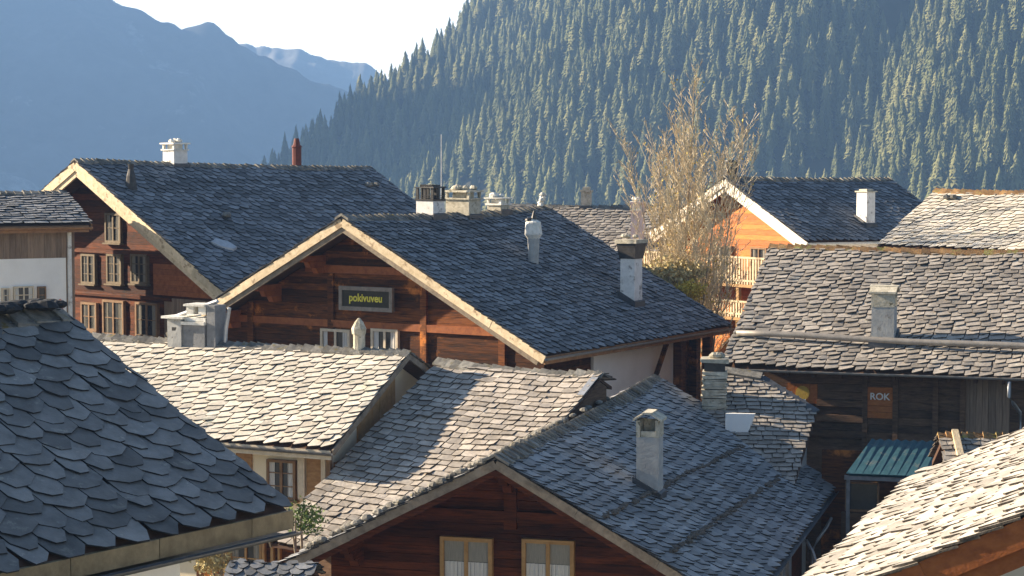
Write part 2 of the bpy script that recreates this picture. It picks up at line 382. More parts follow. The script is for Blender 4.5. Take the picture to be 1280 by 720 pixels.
    def gutter(h, mat, side=1, board=None, drop=.1, r=.07, y0=-.05,y1=None):
        w=h.wR if side>0 else h.wL; x=side*(w+.1); y1=h.L+.05 if y1 is None else y1
        mb=MB(); n=9
        pts0=[];
        b=len(mb.v)
        for yy in np.linspace(y0,y1,7):
            z=h.top(side*w,yy)-drop-.02+random.uniform(-.008,.008)
            for rr in (r,r*.85):
                for k in range(n):
                    t=PI+PI*k/(n-1); mb.v.append((x+rr*math.cos(t),yy,z+rr*math.sin(t)))
        for i in range(6):
            for k in range(n-1):
                a=b+i*2*n+k; c=a+2*n
                mb.f.append((a,a+1,c+1,c)); mb.m.append(0)
                mb.f.append((a+n,c+n,c+n+1,a+n+1)); mb.m.append(0)
            for k in (0,n-1):
                a=b+i*2*n+k; c=a+2*n; mb.f.append((a,c,c+n,a+n)); mb.m.append(0)
        mb.build('gutter',M[mat],h.root)
        if board:
            b2=MB(); xx=side*(w-.02)
            b2.beam((xx,.05,h.top(side*w,0)-drop-.09),(xx,h.L-.05,h.top(side*w,h.L)-drop-.09),.05,.24)
            b2.build('fascia_board',M[board],h.root)
    def rafters(h, mat='deck', side=1, step=.8, name='rafter_tails'):
        mb=MB(); w=h.wR if side>0 else h.wL; xw=h.xr if side>0 else h.xl
        y=h.yf*.4
        while y<h.L-.3:
            mb.beam((xw-side*.1,y,h.top(xw-side*.1,y)-.28),(side*(w-.06),y,h.top(side*(w-.06),y)-.28),.1,.14); y+=step
        mb.build(name,M[mat],h.root)
    def brackets(h, xs, mat='bracket', n=3, face='f', w=.2, hh=.2, ov=None):
        y=h.yf if face=='f' else h.yb; sy=-1 if face=='f' else 1; ov=ov or h.yf-.12
        for x in xs:
            mb=MB()
            for k in range(n):
                ln=ov*(1-k/(n+.6)); z=h.top(x,y)-.24-hh*(k+.5)-abs(h.dR/h.wR)*w*.5
                y1=y+sy*ln
                mb.hexa([(x-w/2,y,z-hh/2+.004),(x+w/2,y,z-hh/2+.004),(x+w/2,y1-sy*.12*1,z-hh/2+.004),(x-w/2,y1-sy*.12,z-hh/2+.004),
                         (x-w/2,y,z+hh/2-.004),(x+w/2,y,z+hh/2-.004),(x+w/2,y1,z+hh/2-.004),(x-w/2,y1,z+hh/2-.004)])
            mb.build('purlin_bracket',M[mat],h.root)
    def _fr(h, axis, val, sgn):
        """frame on a wall plane: (a along, o outward, z)"""
        if axis==1: return lambda a,o,z:(a,val+sgn*o,z)
        return lambda a,o,z:(val+sgn*o,a,z)
    def prect(h, axis, val, px0,py0,px1,py1):
        p=h.hit(axis,val,px0,py0); q=h.hit(axis,val,px1,py1); r=h.hit(axis,val,px0,py1)
        a0=(p.x if axis==1 else p.y); a1=(q.x if axis==1 else q.y)
        return min(a0,a1),max(a0,a1),min(q.z,r.z),max(p.z,q.z)
    def window(h, axis, val, sgn, rect, px=True, fm='frame_pale', mull=1, bars=1, curtain='curtain_dim', chalf=None, sill=True, out=.06, fw=.07, shutters=None, label=None, shm='shutter_brown', slabel=None):
        a0,a1,z0,z1=h.prect(axis,val,*rect) if px else rect
        T=h._fr(axis,val,sgn)
        def bx(mb,A0,A1,O0,O1,Z0,Z1):
            mb.hexa([T(A0,O0,Z0),T(A1,O0,Z0),T(A1,O1,Z0),T(A0,O1,Z0),T(A0,O0,Z1),T(A1,O0,Z1),T(A1,O1,Z1),T(A0,O1,Z1)])
        mb=MB(); o=out+.08
        bx(mb,a0,a0+fw,.0,o,z0,z1); bx(mb,a1-fw,a1,.0,o,z0,z1); bx(mb,a0+fw,a1-fw,.0,o,z1-fw,z1); bx(mb,a0+fw,a1-fw,.0,o,z0,z0+fw)
        for i in range(mull):
            c=a0+(a1-a0)*(i+1)/(mull+1); bx(mb,c-fw*.5,c+fw*.5,.0,o-.015,z0+fw,z1-fw)
        for i in range(bars):
            c=z0+(z1-z0)*(i+1)/(bars+1); bx(mb,a0+fw,a1-fw,out,o-.03,c-.015,c+.015)
        w=mb.build('window',M[fm],h.root)
        if label: w['label']=label
        g=MB(); bx(g,a0+fw,a1-fw,0,out+.02,z0+fw,z1-fw); g.build('pane',M['glass'],w)
        if curtain:
            zt=z1-fw if not chalf else z0+fw+(z1-z0-2*fw)*chalf
            segs=[(a0+fw,a1-fw)] if chalf else [(a0+fw,a0+fw+(a1-a0)*.2),(a1-fw-(a1-a0)*.2,a1-fw)]
            for A,B in segs:      # a gathered curtain with soft folds
                c=MB(); n=max(6,int((B-A)/.03)); P=[(A+.005+(B-A-.01)*i/n, out+.03+.012*math.sin(i*1.9+A)) for i in range(n+1)]
                for i in range(n): (u0,o0),(u1,o1)=P[i],P[i+1]; c.poly([T(u0,o0,z0+fw),T(u1,o1,z0+fw),T(u1,o1,zt),T(u0,o0,zt)])
                c.build('curtain',M[curtain],w)
            if chalf:
                c=MB(); bx(c,a0+fw+.005,a1-fw-.005,out+.021,out+.024,zt+.01,z1-fw); c.build('upper_curtain',M['curtain_dim'],w)
        if sill:
            s=MB(); bx(s,a0-.06,a1+.06,0,o+.08,z0-.06,z0-.003); s.build('sill',M[fm],w)
        if shutters:
            sw=(a1-a0)*.5
            for sd in shutters:
                s=MB()
                A=(a0-sw-.02) if sd=='L' else a1+.02
                n=4
                for k in range(n): bx(s,A+sw*k/n,A+sw*(k+1)/n-.008,out,out+.04,z0,z1)
                bx(s,A+.02,A+sw-.03,out+.04,out+.06,z0+.15,z0+.24); bx(s,A+.02,A+sw-.03,out+.04,out+.06,z1-.24,z1-.15)
                so=s.build('shutter',M[shm],h.root)
                if slabel: so['label']=slabel
        return w
    def chimney(h, p, z1, w, d, mat='chim_white', cap='stone', capm='cap_stone', ch=.35, rot=0, label=None, z0=None):
        x,y=p[0],p[1]; z0=h.top(x,y)-.6 if z0 is None else z0
        mb=MB(); t=.97
        mb.hexa([(x-w/2,y-d/2,z0),(x+w/2,y-d/2,z0),(x+w/2,y+d/2,z0),(x-w/2,y+d/2,z0),(x-w/2*t,y-d/2*t,z1),(x+w/2*t,y-d/2*t,z1),(x+w/2*t,y+d/2*t,z1),(x-w/2*t,y+d/2*t,z1)])
        zf=h.top(x,y)
        # flashing collar following the slope
        k=(h.top(x+w/2,y)-h.top(x-w/2,y))
        mb2=MB(); e=.07
        c=mb.build('chimney',M[mat],h.root)
        if label: c['label']=label
        for (xa,xb,ya,yb) in ((x-w/2-e,x+w/2+e,y-d/2-e,y-d/2-.002),(x-w/2-e,x+w/2+e,y+d/2+.002,y+d/2+e),(x-w/2-e,x-w/2-.002,y-d/2,y+d/2),(x+w/2+.002,x+w/2+e,y-d/2,y+d/2)):
            zs=[h.top(q,y) for q in (xa,xb,xb,xa)]
            mb2.hexa([(xa,ya,zs[0]-.1),(xb,ya,zs[1]-.1),(xb,yb,zs[2]-.1),(xa,yb,zs[3]-.1),(xa,ya,zs[0]+.15),(xb,ya,zs[1]+.15),(xb,yb,zs[2]+.15),(xa,yb,zs[3]+.15)])
        mb2.build('flashing',M['gutter_dark'],c)
        q=MB()
        def bxx(m,x0,x1,y0,y1,za,zb,mi=0,j=.01): m.box(x+x0,x+x1,y+y0,y+y1,z1+za,z1+zb,mi,j)
        W=w/2;D=d/2
        if cap=='stone':      # slab on four feet, field stones on top
            bxx(q,-W-.05,W+.05,-D-.05,D+.05,.0,.05)
            for sx in (-1,1):
                for sy in (-1,1): bxx(q,sx*W-.09 if sx>0 else -W,sx*W if sx>0 else -W+.09,(D-.09 if sy>0 else -D),(D if sy>0 else -D+.09),.05,ch*.5)
            bxx(q,-W*.6,W*.6,-D*.6,D*.6,.0,ch*.5-.01,0)
            bxx(q,-W-.08,W+.08,-D-.08,D+.08,ch*.5,ch*.62)
            n=max(4,int(w*d*14))
            for i in range(n): q.stone((x+random.uniform(-W,W)*.8,y+random.uniform(-D,D)*.8,z1+ch*.74+random.uniform(0,.05)),random.uniform(.11,.17),0)
            q.build('chimney_cap',M[capm],c)
        elif cap=='cage':     # dark metal louvre box with lid
            bxx(q,-W-.02,W+.02,-D-.02,D+.02,0,ch*.12)
            for sx in (-1,0,1):
                for sy in (-1,1):
                    cx=sx*(W-.05); bxx(q,cx-.05,cx+.05,sy*(D-.03)-.03,sy*(D-.03)+.03,ch*.12,ch*.8,0,0)
            for sx in (-1,1): bxx(q,sx*(W-.02)-.02,sx*(W-.02)+.02,-.05,.05,ch*.12,ch*.8,0,0)
            for k in range(2): bxx(q,-W,W,-D,D,ch*(.2+.12*k),ch*(.23+.12*k),0,0)
            bxx(q,-W-.04,W+.04,-D-.04,D+.04,ch*.8,ch*.88); bxx(q,-W*.7,W*.7,-D*.7,D*.7,ch*.88,ch)
            q.build('chimney_cap',M['metal_dark'],c)
        elif cap=='skirt':    # dark flared box under a pale slab
            a=z1; e1=.02;e2=.1
            q.hexa([(x-W-e1,y-D-e1,a),(x+W+e1,y-D-e1,a),(x+W+e1,y+D+e1,a),(x-W-e1,y+D+e1,a),(x-W-e2,y-D-e2,a+ch*.55),(x+W+e2,y-D-e2,a+ch*.55),(x+W+e2,y+D+e2,a+ch*.55),(x-W-e2,y+D+e2,a+ch*.55)],0)
            bxx(q,-W-.14,W+.14,-D-.14,D+.14,ch*.55,ch*.68,1)
            for i in range(6): q.stone((x+random.uniform(-W,W)*.8,y+random.uniform(-D,D)*.8,z1+ch*.8),random.uniform(.08,.13),1)
            q.build('chimney_cap',[M['metal_dark'],M[capm]],c)
        elif cap=='tent':     # two side cheeks and a ridged lid
            for sx in (-1,1): bxx(q,sx*(W-.045)-.045,sx*(W-.045)+.045,-D,D,0,ch*.72,0,.004)
            bxx(q,-W+.1,W-.1,-D+.05,-D+.1,0,ch*.25,0,0)
            bxx(q,-W+.1,W-.1,D-.1,D-.05,0,ch*.7,0,0)
            zt=z1+ch*.72
            for sx in (-1,1):
                q.hexa([(x+sx*(W+.07),y-D-.06,zt-.02),(x+sx*W*.35,y-D-.06,zt+ch*.26),(x+sx*W*.35,y+D+.06,zt+ch*.26),(x+sx*(W+.07),y+D+.06,zt-.02),
                        (x+sx*(W+.07),y-D-.06,zt+.04),(x+sx*W*.35,y-D-.06,zt+ch*.32),(x+sx*W*.35,y+D+.06,zt+ch*.32),(x+sx*(W+.07),y+D+.06,zt+.04)])
            bxx(q,-W*.42,W*.42,-D-.08,D+.08,ch*.72+ch*.27,ch*.72+ch*.36)
            q.build('chimney_cap',M[capm],c)
        elif cap=='slab':
            bxx(q,-W-.05,W+.05,-D-.05,D+.05,0,ch*.4); bxx(q,-W*.75,W*.75,-D*.75,D*.75,ch*.4,ch)
            q.build('chimney_cap',M[capm],c)
        return c
    def l2w(h,p): return h.M@Vector(p)

def lcorner(P0, d):
    pass
GROUND=lambda x,y: 1.0+.045*(min(max(y,0),95)-40)     # village ground height
def HP(name,label,cat,P0,d,L,wR,dR,wL,dL,dz=0,group='village chalets roofed with stone slates',gz=None):
    P0=Vector(P0); g=GROUND(P0.x,P0.y) if gz is None else gz
    return House(name,label,cat,P0,d,L,wR,dR,wL,dL,g-.3,dz,group)
def W3(x,y,z): return (x,y,CZ+z)
def text_mesh(name,s,size,mat,parent,M4,ext=.008):
    cu=bpy.data.curves.new(name,'FONT'); cu.body=s; cu.size=size; cu.extrude=ext; cu.align_x='CENTER'; cu.align_y='CENTER'; cu.offset=.006*size/.3
    t=bpy.data.objects.new('tmp',cu); C.objects.link(t)
    me=bpy.data.meshes.new_from_object(t.evaluated_get(bpy.context.evaluated_depsgraph_get()))
    bpy.data.objects.remove(t); me.name=name; me.transform(M4); me.materials.clear(); me.materials.append(mat)
    o=bpy.data.objects.new(name,me); C.objects.link(o); o.parent=parent; return o

#### C: the house with the sign
k=64/60.
Cc=HP('chalet','large dark timber chalet with a framed yellow-lettered sign under its gable','chalet',U(428,272,64),(.541,.84),12.4,7.6,4.0,7.5,4.0,dz=0.05)
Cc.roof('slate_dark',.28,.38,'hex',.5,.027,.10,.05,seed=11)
Cc.wall('log_dark',1.5,1.2,.9,.9)
Cc.boards('log_dark','f',0,.22)
Cc.boards('log_dark','R',0,.22,x0=Cc.yf,x1=4.2)
Cc.barge('barge',0,.26,lowmat='barge_grey'); Cc.barge('barge_grey',Cc.L,.2,second=False)
Cc.gutter('gutter_brown',1,'barge_brown'); Cc.gutter('gutter_brown',-1,'barge_brown'); Cc.rafters(side=1)
Cc.brackets([-5.6,-3.8,-1.9,0,1.9,3.8,5.6],'bracket',3)
# long tie logs across the gable
mb=MB()
for z,xl,xr,t in ((Cc.zr-1.75,-2.6,2.9,.26),(Cc.zr-3.55,-5.7,5.9,.24)):
    mb.box(xl,xr,Cc.yf-.16,Cc.yf-.03,z-t/2,z+t/2,0,.01)
mb.build('tie_log',M['bracket'],Cc.root)
mb=MB()
for x in (-5.0,-1.55,2.2,5.2): mb.box(x-.12,x+.12,Cc.yf-.17,Cc.yf-.04,0,min(Cc.top(x,0)-.3,Cc.zr-1.9),0,.01)
mb.build('log_tie_post',M['log_dark'],Cc.root)
YF=Cc.yf
for r in ((403,410,440,462),(466,410,500,462)):
    Cc.window(1,YF-.06,-1,r,fm='frame_pale',mull=1,bars=0,curtain='curtain',fw=.09,out=.05)
# sign
a0,a1,z0,z1=Cc.prect(1,YF-.3,425,357,492,387)
sg=MB(); y=YF-.32
for (A,B,Z0,Z1) in ((a0,a1,z1-.13,z1),(a0,a1,z0,z0+.13),(a0,a0+.13,z0+.13,z1-.13),(a1-.13,a1,z0+.13,z1-.13)): sg.box(A,B,y-.06,y+.06,Z0,Z1)
sign=sg.build('hanging_sign',M['sign_frame'],Cc.root); sign['label']='framed black board with yellow lettering'
sb=MB(); sb.box(a0+.13,a1-.13,y-.02,y+.02,z0+.13,z1-.13); sb.build('sign_board',M['sign_board'],sign)
text_mesh('lettering','pokivuveu',.36,M['yellow_paint'],sign,Matrix.Translation(((a0+a1)/2,y-.035,(z0+z1)/2+.02))@Matrix.Rotation(PI/2,4,'X')@Matrix.Diagonal((.92,1,1,1)))
hb=MB()
for x in (a0+.25,a1-.25): hb.box(x-.03,x+.03,y+.06,YF-.02,z0+.2,z0+.26)
hb.build('sign_arm',M['metal_dark'],sign)
# chimneys on the ridge
def ridge_chim(H,px,py0,py1,w,d,**kw):
    p=H.hit(0,kw.pop('x',.0),px,py0); z1=H.at_height(p,py1); return H.chimney(p,z1,w,d,**kw)
ridge_chim(Cc,538,268,251,.72,.7,mat='chim_white',cap='cage',ch=.55,x=-.1)
ridge_chim(Cc,579,266,249,1.0,.75,mat='cap_stone',cap='stone',capm='cap_stone',ch=.5,x=-.1)
ridge_chim(Cc,623,264,256,.6,.6,mat='cap_stone',cap='stone',capm='cap_white',ch=.42,x=-.1)
# roof flue with white tarpaulin-like hood
p=Cc.slope(1,667,326); z=Cc.top(p.x,p.y); zt=Cc.at_height(p,282)
fl=MB(); fl.tube([(p.x,p.y,z-.2),(p.x,p.y,zt-.25)],[.17,.22],10); f=fl.build('flue_pipe',M['chim_grey'],Cc.root)
hd=MB(); hd.tube([(p.x,p.y,zt-.45),(p.x,p.y,zt-.3),(p.x-.02,p.y,zt+.12),(p.x,p.y,zt+.22)],[.2,.3,.26,.1],12); hd.build('flue_hood',M['cap_white'],f)
tp=MB(); tp.tube([(p.x,p.y,zt+.2),(p.x+.02,p.y,zt+.5)],[.1,.03],8); tp.stone((p.x-.12,p.y-.1,zt+.2),.13); tp.build('flue_tip',M['metal_dark'],f)
p=Cc.slope(1,789,375); Cc.chimney(p,Cc.at_height(p,323),.56,.56,mat='chim_white',cap='skirt',capm='cap_stone',ch=.95)
# ridge finial and antenna
p=Cc.hit(0,0,677,262); fi=MB(); zt=Cc.rz_at(p.y)
for i in range(5): fi.stone((p.x+random.uniform(-.12,.12),p.y+random.uniform(-.1,.1),zt+.12+.1*i),.13)
fi.build('ridge_finial',M['cap_white'],Cc.root)
p=Cc.hit(0,-.5,552,262); an=MB(); zt=Cc.at_height(p,168); an.tube([(p.x,p.y,Cc.top(-.5,p.y)-.3),(p.x,p.y,zt)],[.028,.016],6)
an.box(p.x-.12,p.x+.12,p.y-.02,p.y+.02,zt-2.2,zt-2.17)
an.build('antenna',M['zinc'],Cc.root)
# white plaster rear part with timber posts under the right eave
pl=MB(); pl.box(Cc.xr,Cc.xr+.10,4.3,9.7,-1,Cc.top(Cc.xr,0)-.75); pl.build('plaster_panel',M['plaster'],Cc.root)
po=MB()
for y in (9.9,11.0,12.0): po.box(Cc.xr+.1,Cc.xr+.4,y-.15,y+.15,-1,Cc.top(Cc.xr+.4,0)-.3,0,.01)
po.beam((Cc.xr+.18,1.6,Cc.top(Cc.xr,0)-.5),(Cc.xr+.18,Cc.L-.4,Cc.top(Cc.xr,0)-.5),.3,.5)
po.beam((Cc.xr+.15,8.1,Cc.top(Cc.xr,0)-2.3),(Cc.wR-.2,8.1,Cc.top(Cc.wR,0)-.3),.12,.14)
po.build('timber_post',M['log_dark'],Cc.root)

#### A: many-windowed brown chalet behind left
A0=U(95,201,78.)
Ac=HP('chalet','big brown chalet at the back left with rows of small windows','chalet',A0,(.683,.73),15.6,9.1,4.75,9.0,4.6,dz=-.35)
Ac.roof('slate_dark',.32,.46,'hex',.5,.028,.06,.05,seed=21)
Ac.wall('log_red',1.3,1.0,.9,.9); Ac.boards('log_red','f',0,.24)
Ac.barge('barge',0,.34,lowmat='barge'); Ac.gutter('gutter_brown',1,'barge_brown'); Ac.barge('barge_grey',Ac.L,.2,second=False)
YF=Ac.yf
Ac.brackets([-7,-4.6,-2.3,0,2.3,4.6,7],'log_red',3)
Ac.window(1,YF-.06,-1,(134,266,154,303),fm='frame_dull',bars=1,fw=.09)
ash=MB(); a0,a1,z0,z1=Ac.prect(1,YF-.06,133,266,155,303)
for r in ((104,317,122,354),(136,317,155,354),(166,317,187,354)): Ac.window(1,YF-.06,-1,r,fm='frame_dull',bars=2,fw=.085)
for r in ((104,377,124,412),(131,374,158,418),(172,377,200,420)): Ac.window(1,YF-.06,-1,r,fm='frame_dark',bars=1,fw=.09,curtain='curtain_dim')
# light larch patch and vertical boards of the rear part
a0,a1,z0,z1=Ac.prect(1,YF,194,330,300,368)
Ac.boards('log_orange' if False else 'bracket','f',z0,.2,name='new_boards',z1=z1,x0=a0,x1=Ac.xr,th=.09)
a0,a1,z0b,z1b=Ac.prect(1,YF,208,372,236,425)
Ac.boards('vboard','f',z0b,.16,name='vertical_boards',z1=z1b,x0=a0,x1=Ac.xr,vertical=True,th=.1)
br=MB(); x0,x1=-6.2,3.2
for pyy in (312,366):
    _,_,zz,_=Ac.prect(1,YF,120,pyy,130,pyy+1); br.box(-7.8,4.4,YF-.18,YF-.05,zz-.08,zz+.08,0,.01)
br.build('carved_band',M['log_red'],Ac.root)
ridge_chim(Ac,219,204,188,.75,.7,mat='chim_white',cap='stone',capm='cap_white',ch=.5,x=-.1)
p=Ac.hit(0,-.3,371,206); mb=MB(); zt=Ac.at_height(p,184); mb.tube([(p.x,p.y,zt-1.6),(p.x,p.y,zt)],[.2,.2],10); mb.tube([(p.x,p.y,zt),(p.x,p.y,zt+.12),(p.x,p.y,zt+.38)],[.25,.15,.1],10)
mb.build('red_flue',M['metal_red'],Ac.root)
p=Ac.slope(1,164,236); zt=Ac.at_height(p,205); mb=MB(); mb.tube([(p.x,p.y,Ac.top(p.x,p.y)-.2),(p.x,p.y,zt-.45),(p.x,p.y,zt-.2),(p.x,p.y,zt)],[.26,.17,.1,.12],10)
mb.build('black_flue',M['metal_dark'],Ac.root)
for (px,py,s) in ((278,307,1),):
    p=Ac.slope(1,px,py); mb=MB(); z=Ac.top(p.x,p.y)+.12; k=Ac.dR/Ac.wR
    out=[(-.1,-.3),(.25,-.15),(.45,.12),(.3,.3),(-.1,.22),(-.3,-.05)]
    pts=[(p.x+a*1.0,p.y+b*1.5,z-k*a) for a,b in out]
    mb.poly(pts); mb.poly([(q[0],q[1],q[2]-.09) for q in pts][::-1])
    for i in range(6): j=(i+1)%6; mb.poly([pts[i],(pts[i][0],pts[i][1],pts[i][2]-.09),(pts[j][0],pts[j][1],pts[j][2]-.09),pts[j]])
    mb.build('roof_hatch',M['zinc'],Ac.root)
for (px,py) in ((285,272),(463,234)):
    p=Ac.slope(1,px,py); mb=MB()
    for i in range(6): mb.stone((p.x+random.uniform(-.25,.25),p.y+random.uniform(-.3,.3),Ac.top(p.x,p.y)+.12),.16)
    mb.build('snow_stone',M['moss_stone'],Ac.root)

#### F: front chalet
Fc=HP('chalet','red-brown chalet at the front centre with two white-curtained windows under its gable','chalet',U(620,573,43),(4.61,16.3),16.9,5.35,3.0,5.1,2.62)
Fc.roof('slate_mid',.29,.42,'skew',.68,.027,.12,.06,seed=31,skew=-1)
Fc.wall('log_deep',1.3,1.0,.8,.8); Fc.boards('log_deep','f',0,.19)
Fc.barge('barge_grey',0,.2,lowmat='log_deep'); Fc.gutter('gutter_dark',1,'barge_grey'); Fc.gutter('gutter_dark',-1)
Fc.brackets([-3.6,0,3.6],'log_deep',3); Fc.rafters(side=1)
YF=Fc.yf
Fc.window(1,YF-.06,-1,(552,669,617,730),fm='frame_wood',mull=1,bars=0,curtain='curtain',chalf=.5,fw=.09)
Fc.window(1,YF-.06,-1,(654,672,719,733),fm='frame_wood',mull=1,bars=0,curtain='curtain',chalf=.5,fw=.09)
mb=MB(); mb.box(-2.2,2.0,YF-.17,YF-.05,Fc.zr-1.6,Fc.zr-1.35,0,.01); mb.box(-.14,.14,YF-.2,YF-.05,Fc.zr-1.75,Fc.zr-.5,0,.01); mb.build('tie_log',M['log_deep'],Fc.root)
p=Fc.slope(1,812,612); Fc.chimney(p,Fc.at_height(p,545),.55,.55,mat='chim_grey',cap='tent',capm='cap_stone',ch=.55)
# rows of larger stones laid along the slope (snow stones)
for (xa,ya,xb,yb,n) in ((755,650,930,560,34),(838,695,975,600,34)):
    mb=MB()
    for i in range(n):
        t=i/(n-1); p=Fc.slope(1,xa+(xb-xa)*t,ya+(yb-ya)*t)
        for q in range(2): mb.stone((p.x+random.uniform(-.08,.08),p.y+random.uniform(-.15,.15),Fc.top(p.x,p.y)+.07+random.uniform(0,.03)),random.uniform(.05,.10),0,(1,1.5,.45))
    mb.build('snow_stone_row',M['edge_pale'],Fc.root)['kind']='stuff'
mb=MB()
for i in range(70):
    t=random.random(); x=-random.uniform(.2,1.3)*(1-.2*t)
    y=t*12; mb.stone((x,y,Fc.top(x,y)+.09),random.uniform(.08,.15),0,(1,1.2,.5))
for i in range(60):
    x=-random.uniform(.3,4.6); y=random.uniform(0,.7); mb.stone((x,y,Fc.top(x,y)+.09),random.uniform(.08,.15),0,(1,1.2,.5))
mb.build('verge_stones',M['moss_stone'],Fc.root)['kind']='stuff'
# right side details near rear corner: white panel, downpipe, posts
YB=Fc.L
mb=MB(); mb.box(Fc.xr,Fc.xr+.12,9.8,13.2,Fc.top(Fc.xr,0)-1.25,Fc.top(Fc.xr,0)-.3); mb.build('plaster_panel',M['plaster'],Fc.root)
mb=MB(); mb.box(Fc.xr+.0,Fc.xr+.16,8.9,9.2,-1,Fc.top(Fc.xr,0)-.3); mb.box(Fc.xr+.0,Fc.xr+.16,6.2,6.5,-1,Fc.top(Fc.xr,0)-.3); mb.build('corner_post',M['frame_wood'],Fc.root)
mb=MB(); 
for y in (11.0,12.2): mb.box(Fc.xr+.02,Fc.xr+.14,y,y+.5,-1,Fc.top(Fc.xr,0)-1.35)
mb.build('grey_panel',M['zinc'],Fc.root)
xg=Fc.wR+.1; zg=Fc.top(Fc.wR,0)-.15
mb=MB(); mb.tube([(xg,YB-.1,zg),(xg-.02,YB-.1,zg-.5),(xg-.25,YB-.6,zg-1.0),(xg-.45,YB-.9,zg-1.3),(Fc.xr+.3,YB-1.1,zg-1.6),(Fc.xr+.25,YB-1.1,1)],.05,8,0); mb.build('downpipe',M['zinc'],Fc.root,True)
mb=MB(); mb.tube([(xg-.5,YB-3.2,zg-.9),(xg-.3,YB-3.3,zg-1.2),(xg+.05,YB-3.6,zg-2.1),(xg+.12,YB-3.6,zg-3.4)],.045,8,0); mb.build('downpipe',M['zinc'],Fc.root,True)
mb=MB()
for i in range(3): mb.beam((Fc.xr,YB-1.3-i*1.6,zg-1.1),(Fc.wR-.1,YB-1.3-i*1.6,zg-.2),.1,.12)
mb.build('eave_brace',M['barge_grey'],Fc.root)

#### H: low wing roof joined to F
H0=U(550,452,56); 
Hc=HP('annex','low annex with a sagging pale brown slate roof running down beside the front chalet','annex',H0,(.866,-.5),5.1,7.9,3.75,.7,.3,dz=-.08)
Hc.roof('slate_mixed',.25,.36,'plain',.5,.032,.10,.07,seed=41,rsize=.36)
Hc.wall('log_old',.5,.04,.7,.3)
Hc.barge('barge_grey',0,.18,second=False)
mb=MB(); mb.beam((.25,Hc.L-.02,Hc.top(.25,0)+Hc.dz+.10),(1.15,Hc.L-.02,Hc.top(1.15,0)+Hc.dz+.10),.2,.02)
mb.build('flashing_sheet',M['zinc'],Hc.root)

#### B: ivory roof
Bd=Vector((.917,-.4))
B1=U(510,441,55); B0=B1-Vector((Bd.x,Bd.y,0))*10.6; B0.z=B1.z+.1
Bc=HP('house','cream walled house with a bright ivory slate roof and golden timber front','house',B0,Bd,10.6,4.35,2.08,3.0,1.3,dz=-.1)
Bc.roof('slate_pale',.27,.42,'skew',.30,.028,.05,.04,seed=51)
Bc.wall('plaster_cream',.8,.55,.75,.5,zb=-2)
Bc.gutter('gutter_dark',1,'frame_pale'); Bc.barge('barge_grey',Bc.L,.16,second=False); Bc.barge('barge_grey',0,.16,second=False)
XR=Bc.xr; YBk=Bc.yb
Bc.boards('frame_wood','b',3,.22,name='gable_boards',vertical=True,x0=-.2,x1=2.0)
Bc.boards('shutter_brown','b',3,.3,name='loggia_boards',vertical=True,x0=2.2,x1=XR-.3,z1=Bc.top(XR,0)-1.0,th=.06)
Bc.window(0,XR,1,(336,573,372,622),fm='frame_dark',mull=1,bars=2,curtain='curtain',fw=.07)
a0,a1,z0,z1=Bc.prect(0,XR,374,570,384,622)
def sidebox(H,nm,m,rect,x,o0,o1,px=True):
    a0,a1,z0,z1=H.prect(0,x,*rect) if px else rect
    mb=MB(); mb.box(x+o0,x+o1,a0,a1,z0,z1); return mb.build(nm,M[m],H.root)
sidebox(Bc,'shutter','frame_pale',(374,571,383,622),XR,.06,.1)
sidebox(Bc,'boarded_panel','shutter_brown',(384,572,403,628),XR,.0,.05)
sidebox(Bc,'corner_trim','frame_pale',(403,565,409,632),XR,.0,.09)
sidebox(Bc,'corner_trim','frame_dark',(410,560,416,660),XR,.0,.12)
sidebox(Bc,'loggia_panel','shutter_brown',(296,566,316,610),XR,.0,.05)
# lower storey: cream band ledge, dark openings and timber posts
a0,a1,z0,z1=Bc.prect(0,XR,240,655,420,722)
zl=z1
mb=MB(); mb.box(XR,XR+.5,0.9,Bc.yb,zl-.05,zl+.1); mb.build('ledge',M['plaster_cream'],Bc.root)
sidebox(Bc,'boarded_panel','log_dark',(246,664,398,725),XR,.0,.04)
for (x0,x1_) in ((284,289),(332,336),(343,347),(352,355)): sidebox(Bc,'timber_post','frame_wood',(x0,660,x1_,725),XR,.1,.22)
Bc.window(0,XR,1,(290,668,330,722),fm='frame_wood',mull=1,bars=1,curtain='curtain_dim',fw=.06)
# ridge cluster of grey sheet-metal ventilation boxes
ridge=Bc
p=Bc.hit(0,0,250,432)
cz=Bc.rz_at(p.y)
def pxr(px,py,x=-.0): q=Bc.hit(0,x,px,py); return q
pl_,pr_=pxr(219,432).y,pxr(236,432).y
zt=pxr(228,397).z
c=MB(); c.box(-.4,.4,pl_,pr_,cz-.4,zt,0,.01); ch1=c.build('chimney',M['chim_grey'],Bc.root); ch1['label']='pierced whitewashed chimney'
q=MB(); q.box(-.5,.5,pl_-.15,pr_+.12,zt,zt+.07,0,.01); q.build('chimney_cap',M['cap_white'],ch1)
q=MB()
for kk in range(3): q.box(.4,.405,(pl_+pr_)/2-.08,(pl_+pr_)/2+.08,zt-.35-.28*kk,zt-.25-.28*kk)
q.build('vent_hole',M['metal_dark'],ch1)
yl,yr=pxr(236,432).y,pxr(264,432).y; zt2=pxr(250,405).z
c=MB(); c.box(-.35,.35,yl+.01,yr,cz-.4,zt2,0,.01); ch2=c.build('chimney',M['chim_dim'],Bc.root); ch2['label']='grey sheet-clad chimney block'
q=MB(); q.box(-.42,.42,yl,yr+.02,zt2,zt2+.09); zt3=pxr(250,382).z
for yy in (yl+.12,(yl+yr)/2+.15): q.box(-.3,.3,yy,yy+.24,zt2+.3,zt3)
q.box(-.3,.3,yl+.05,yr,zt2+.1,zt2+.2); q.box(-.36,.36,yl+.05,yr,zt3,zt3+.06)
q.build('chimney_cap',M['cap_white'],ch2)
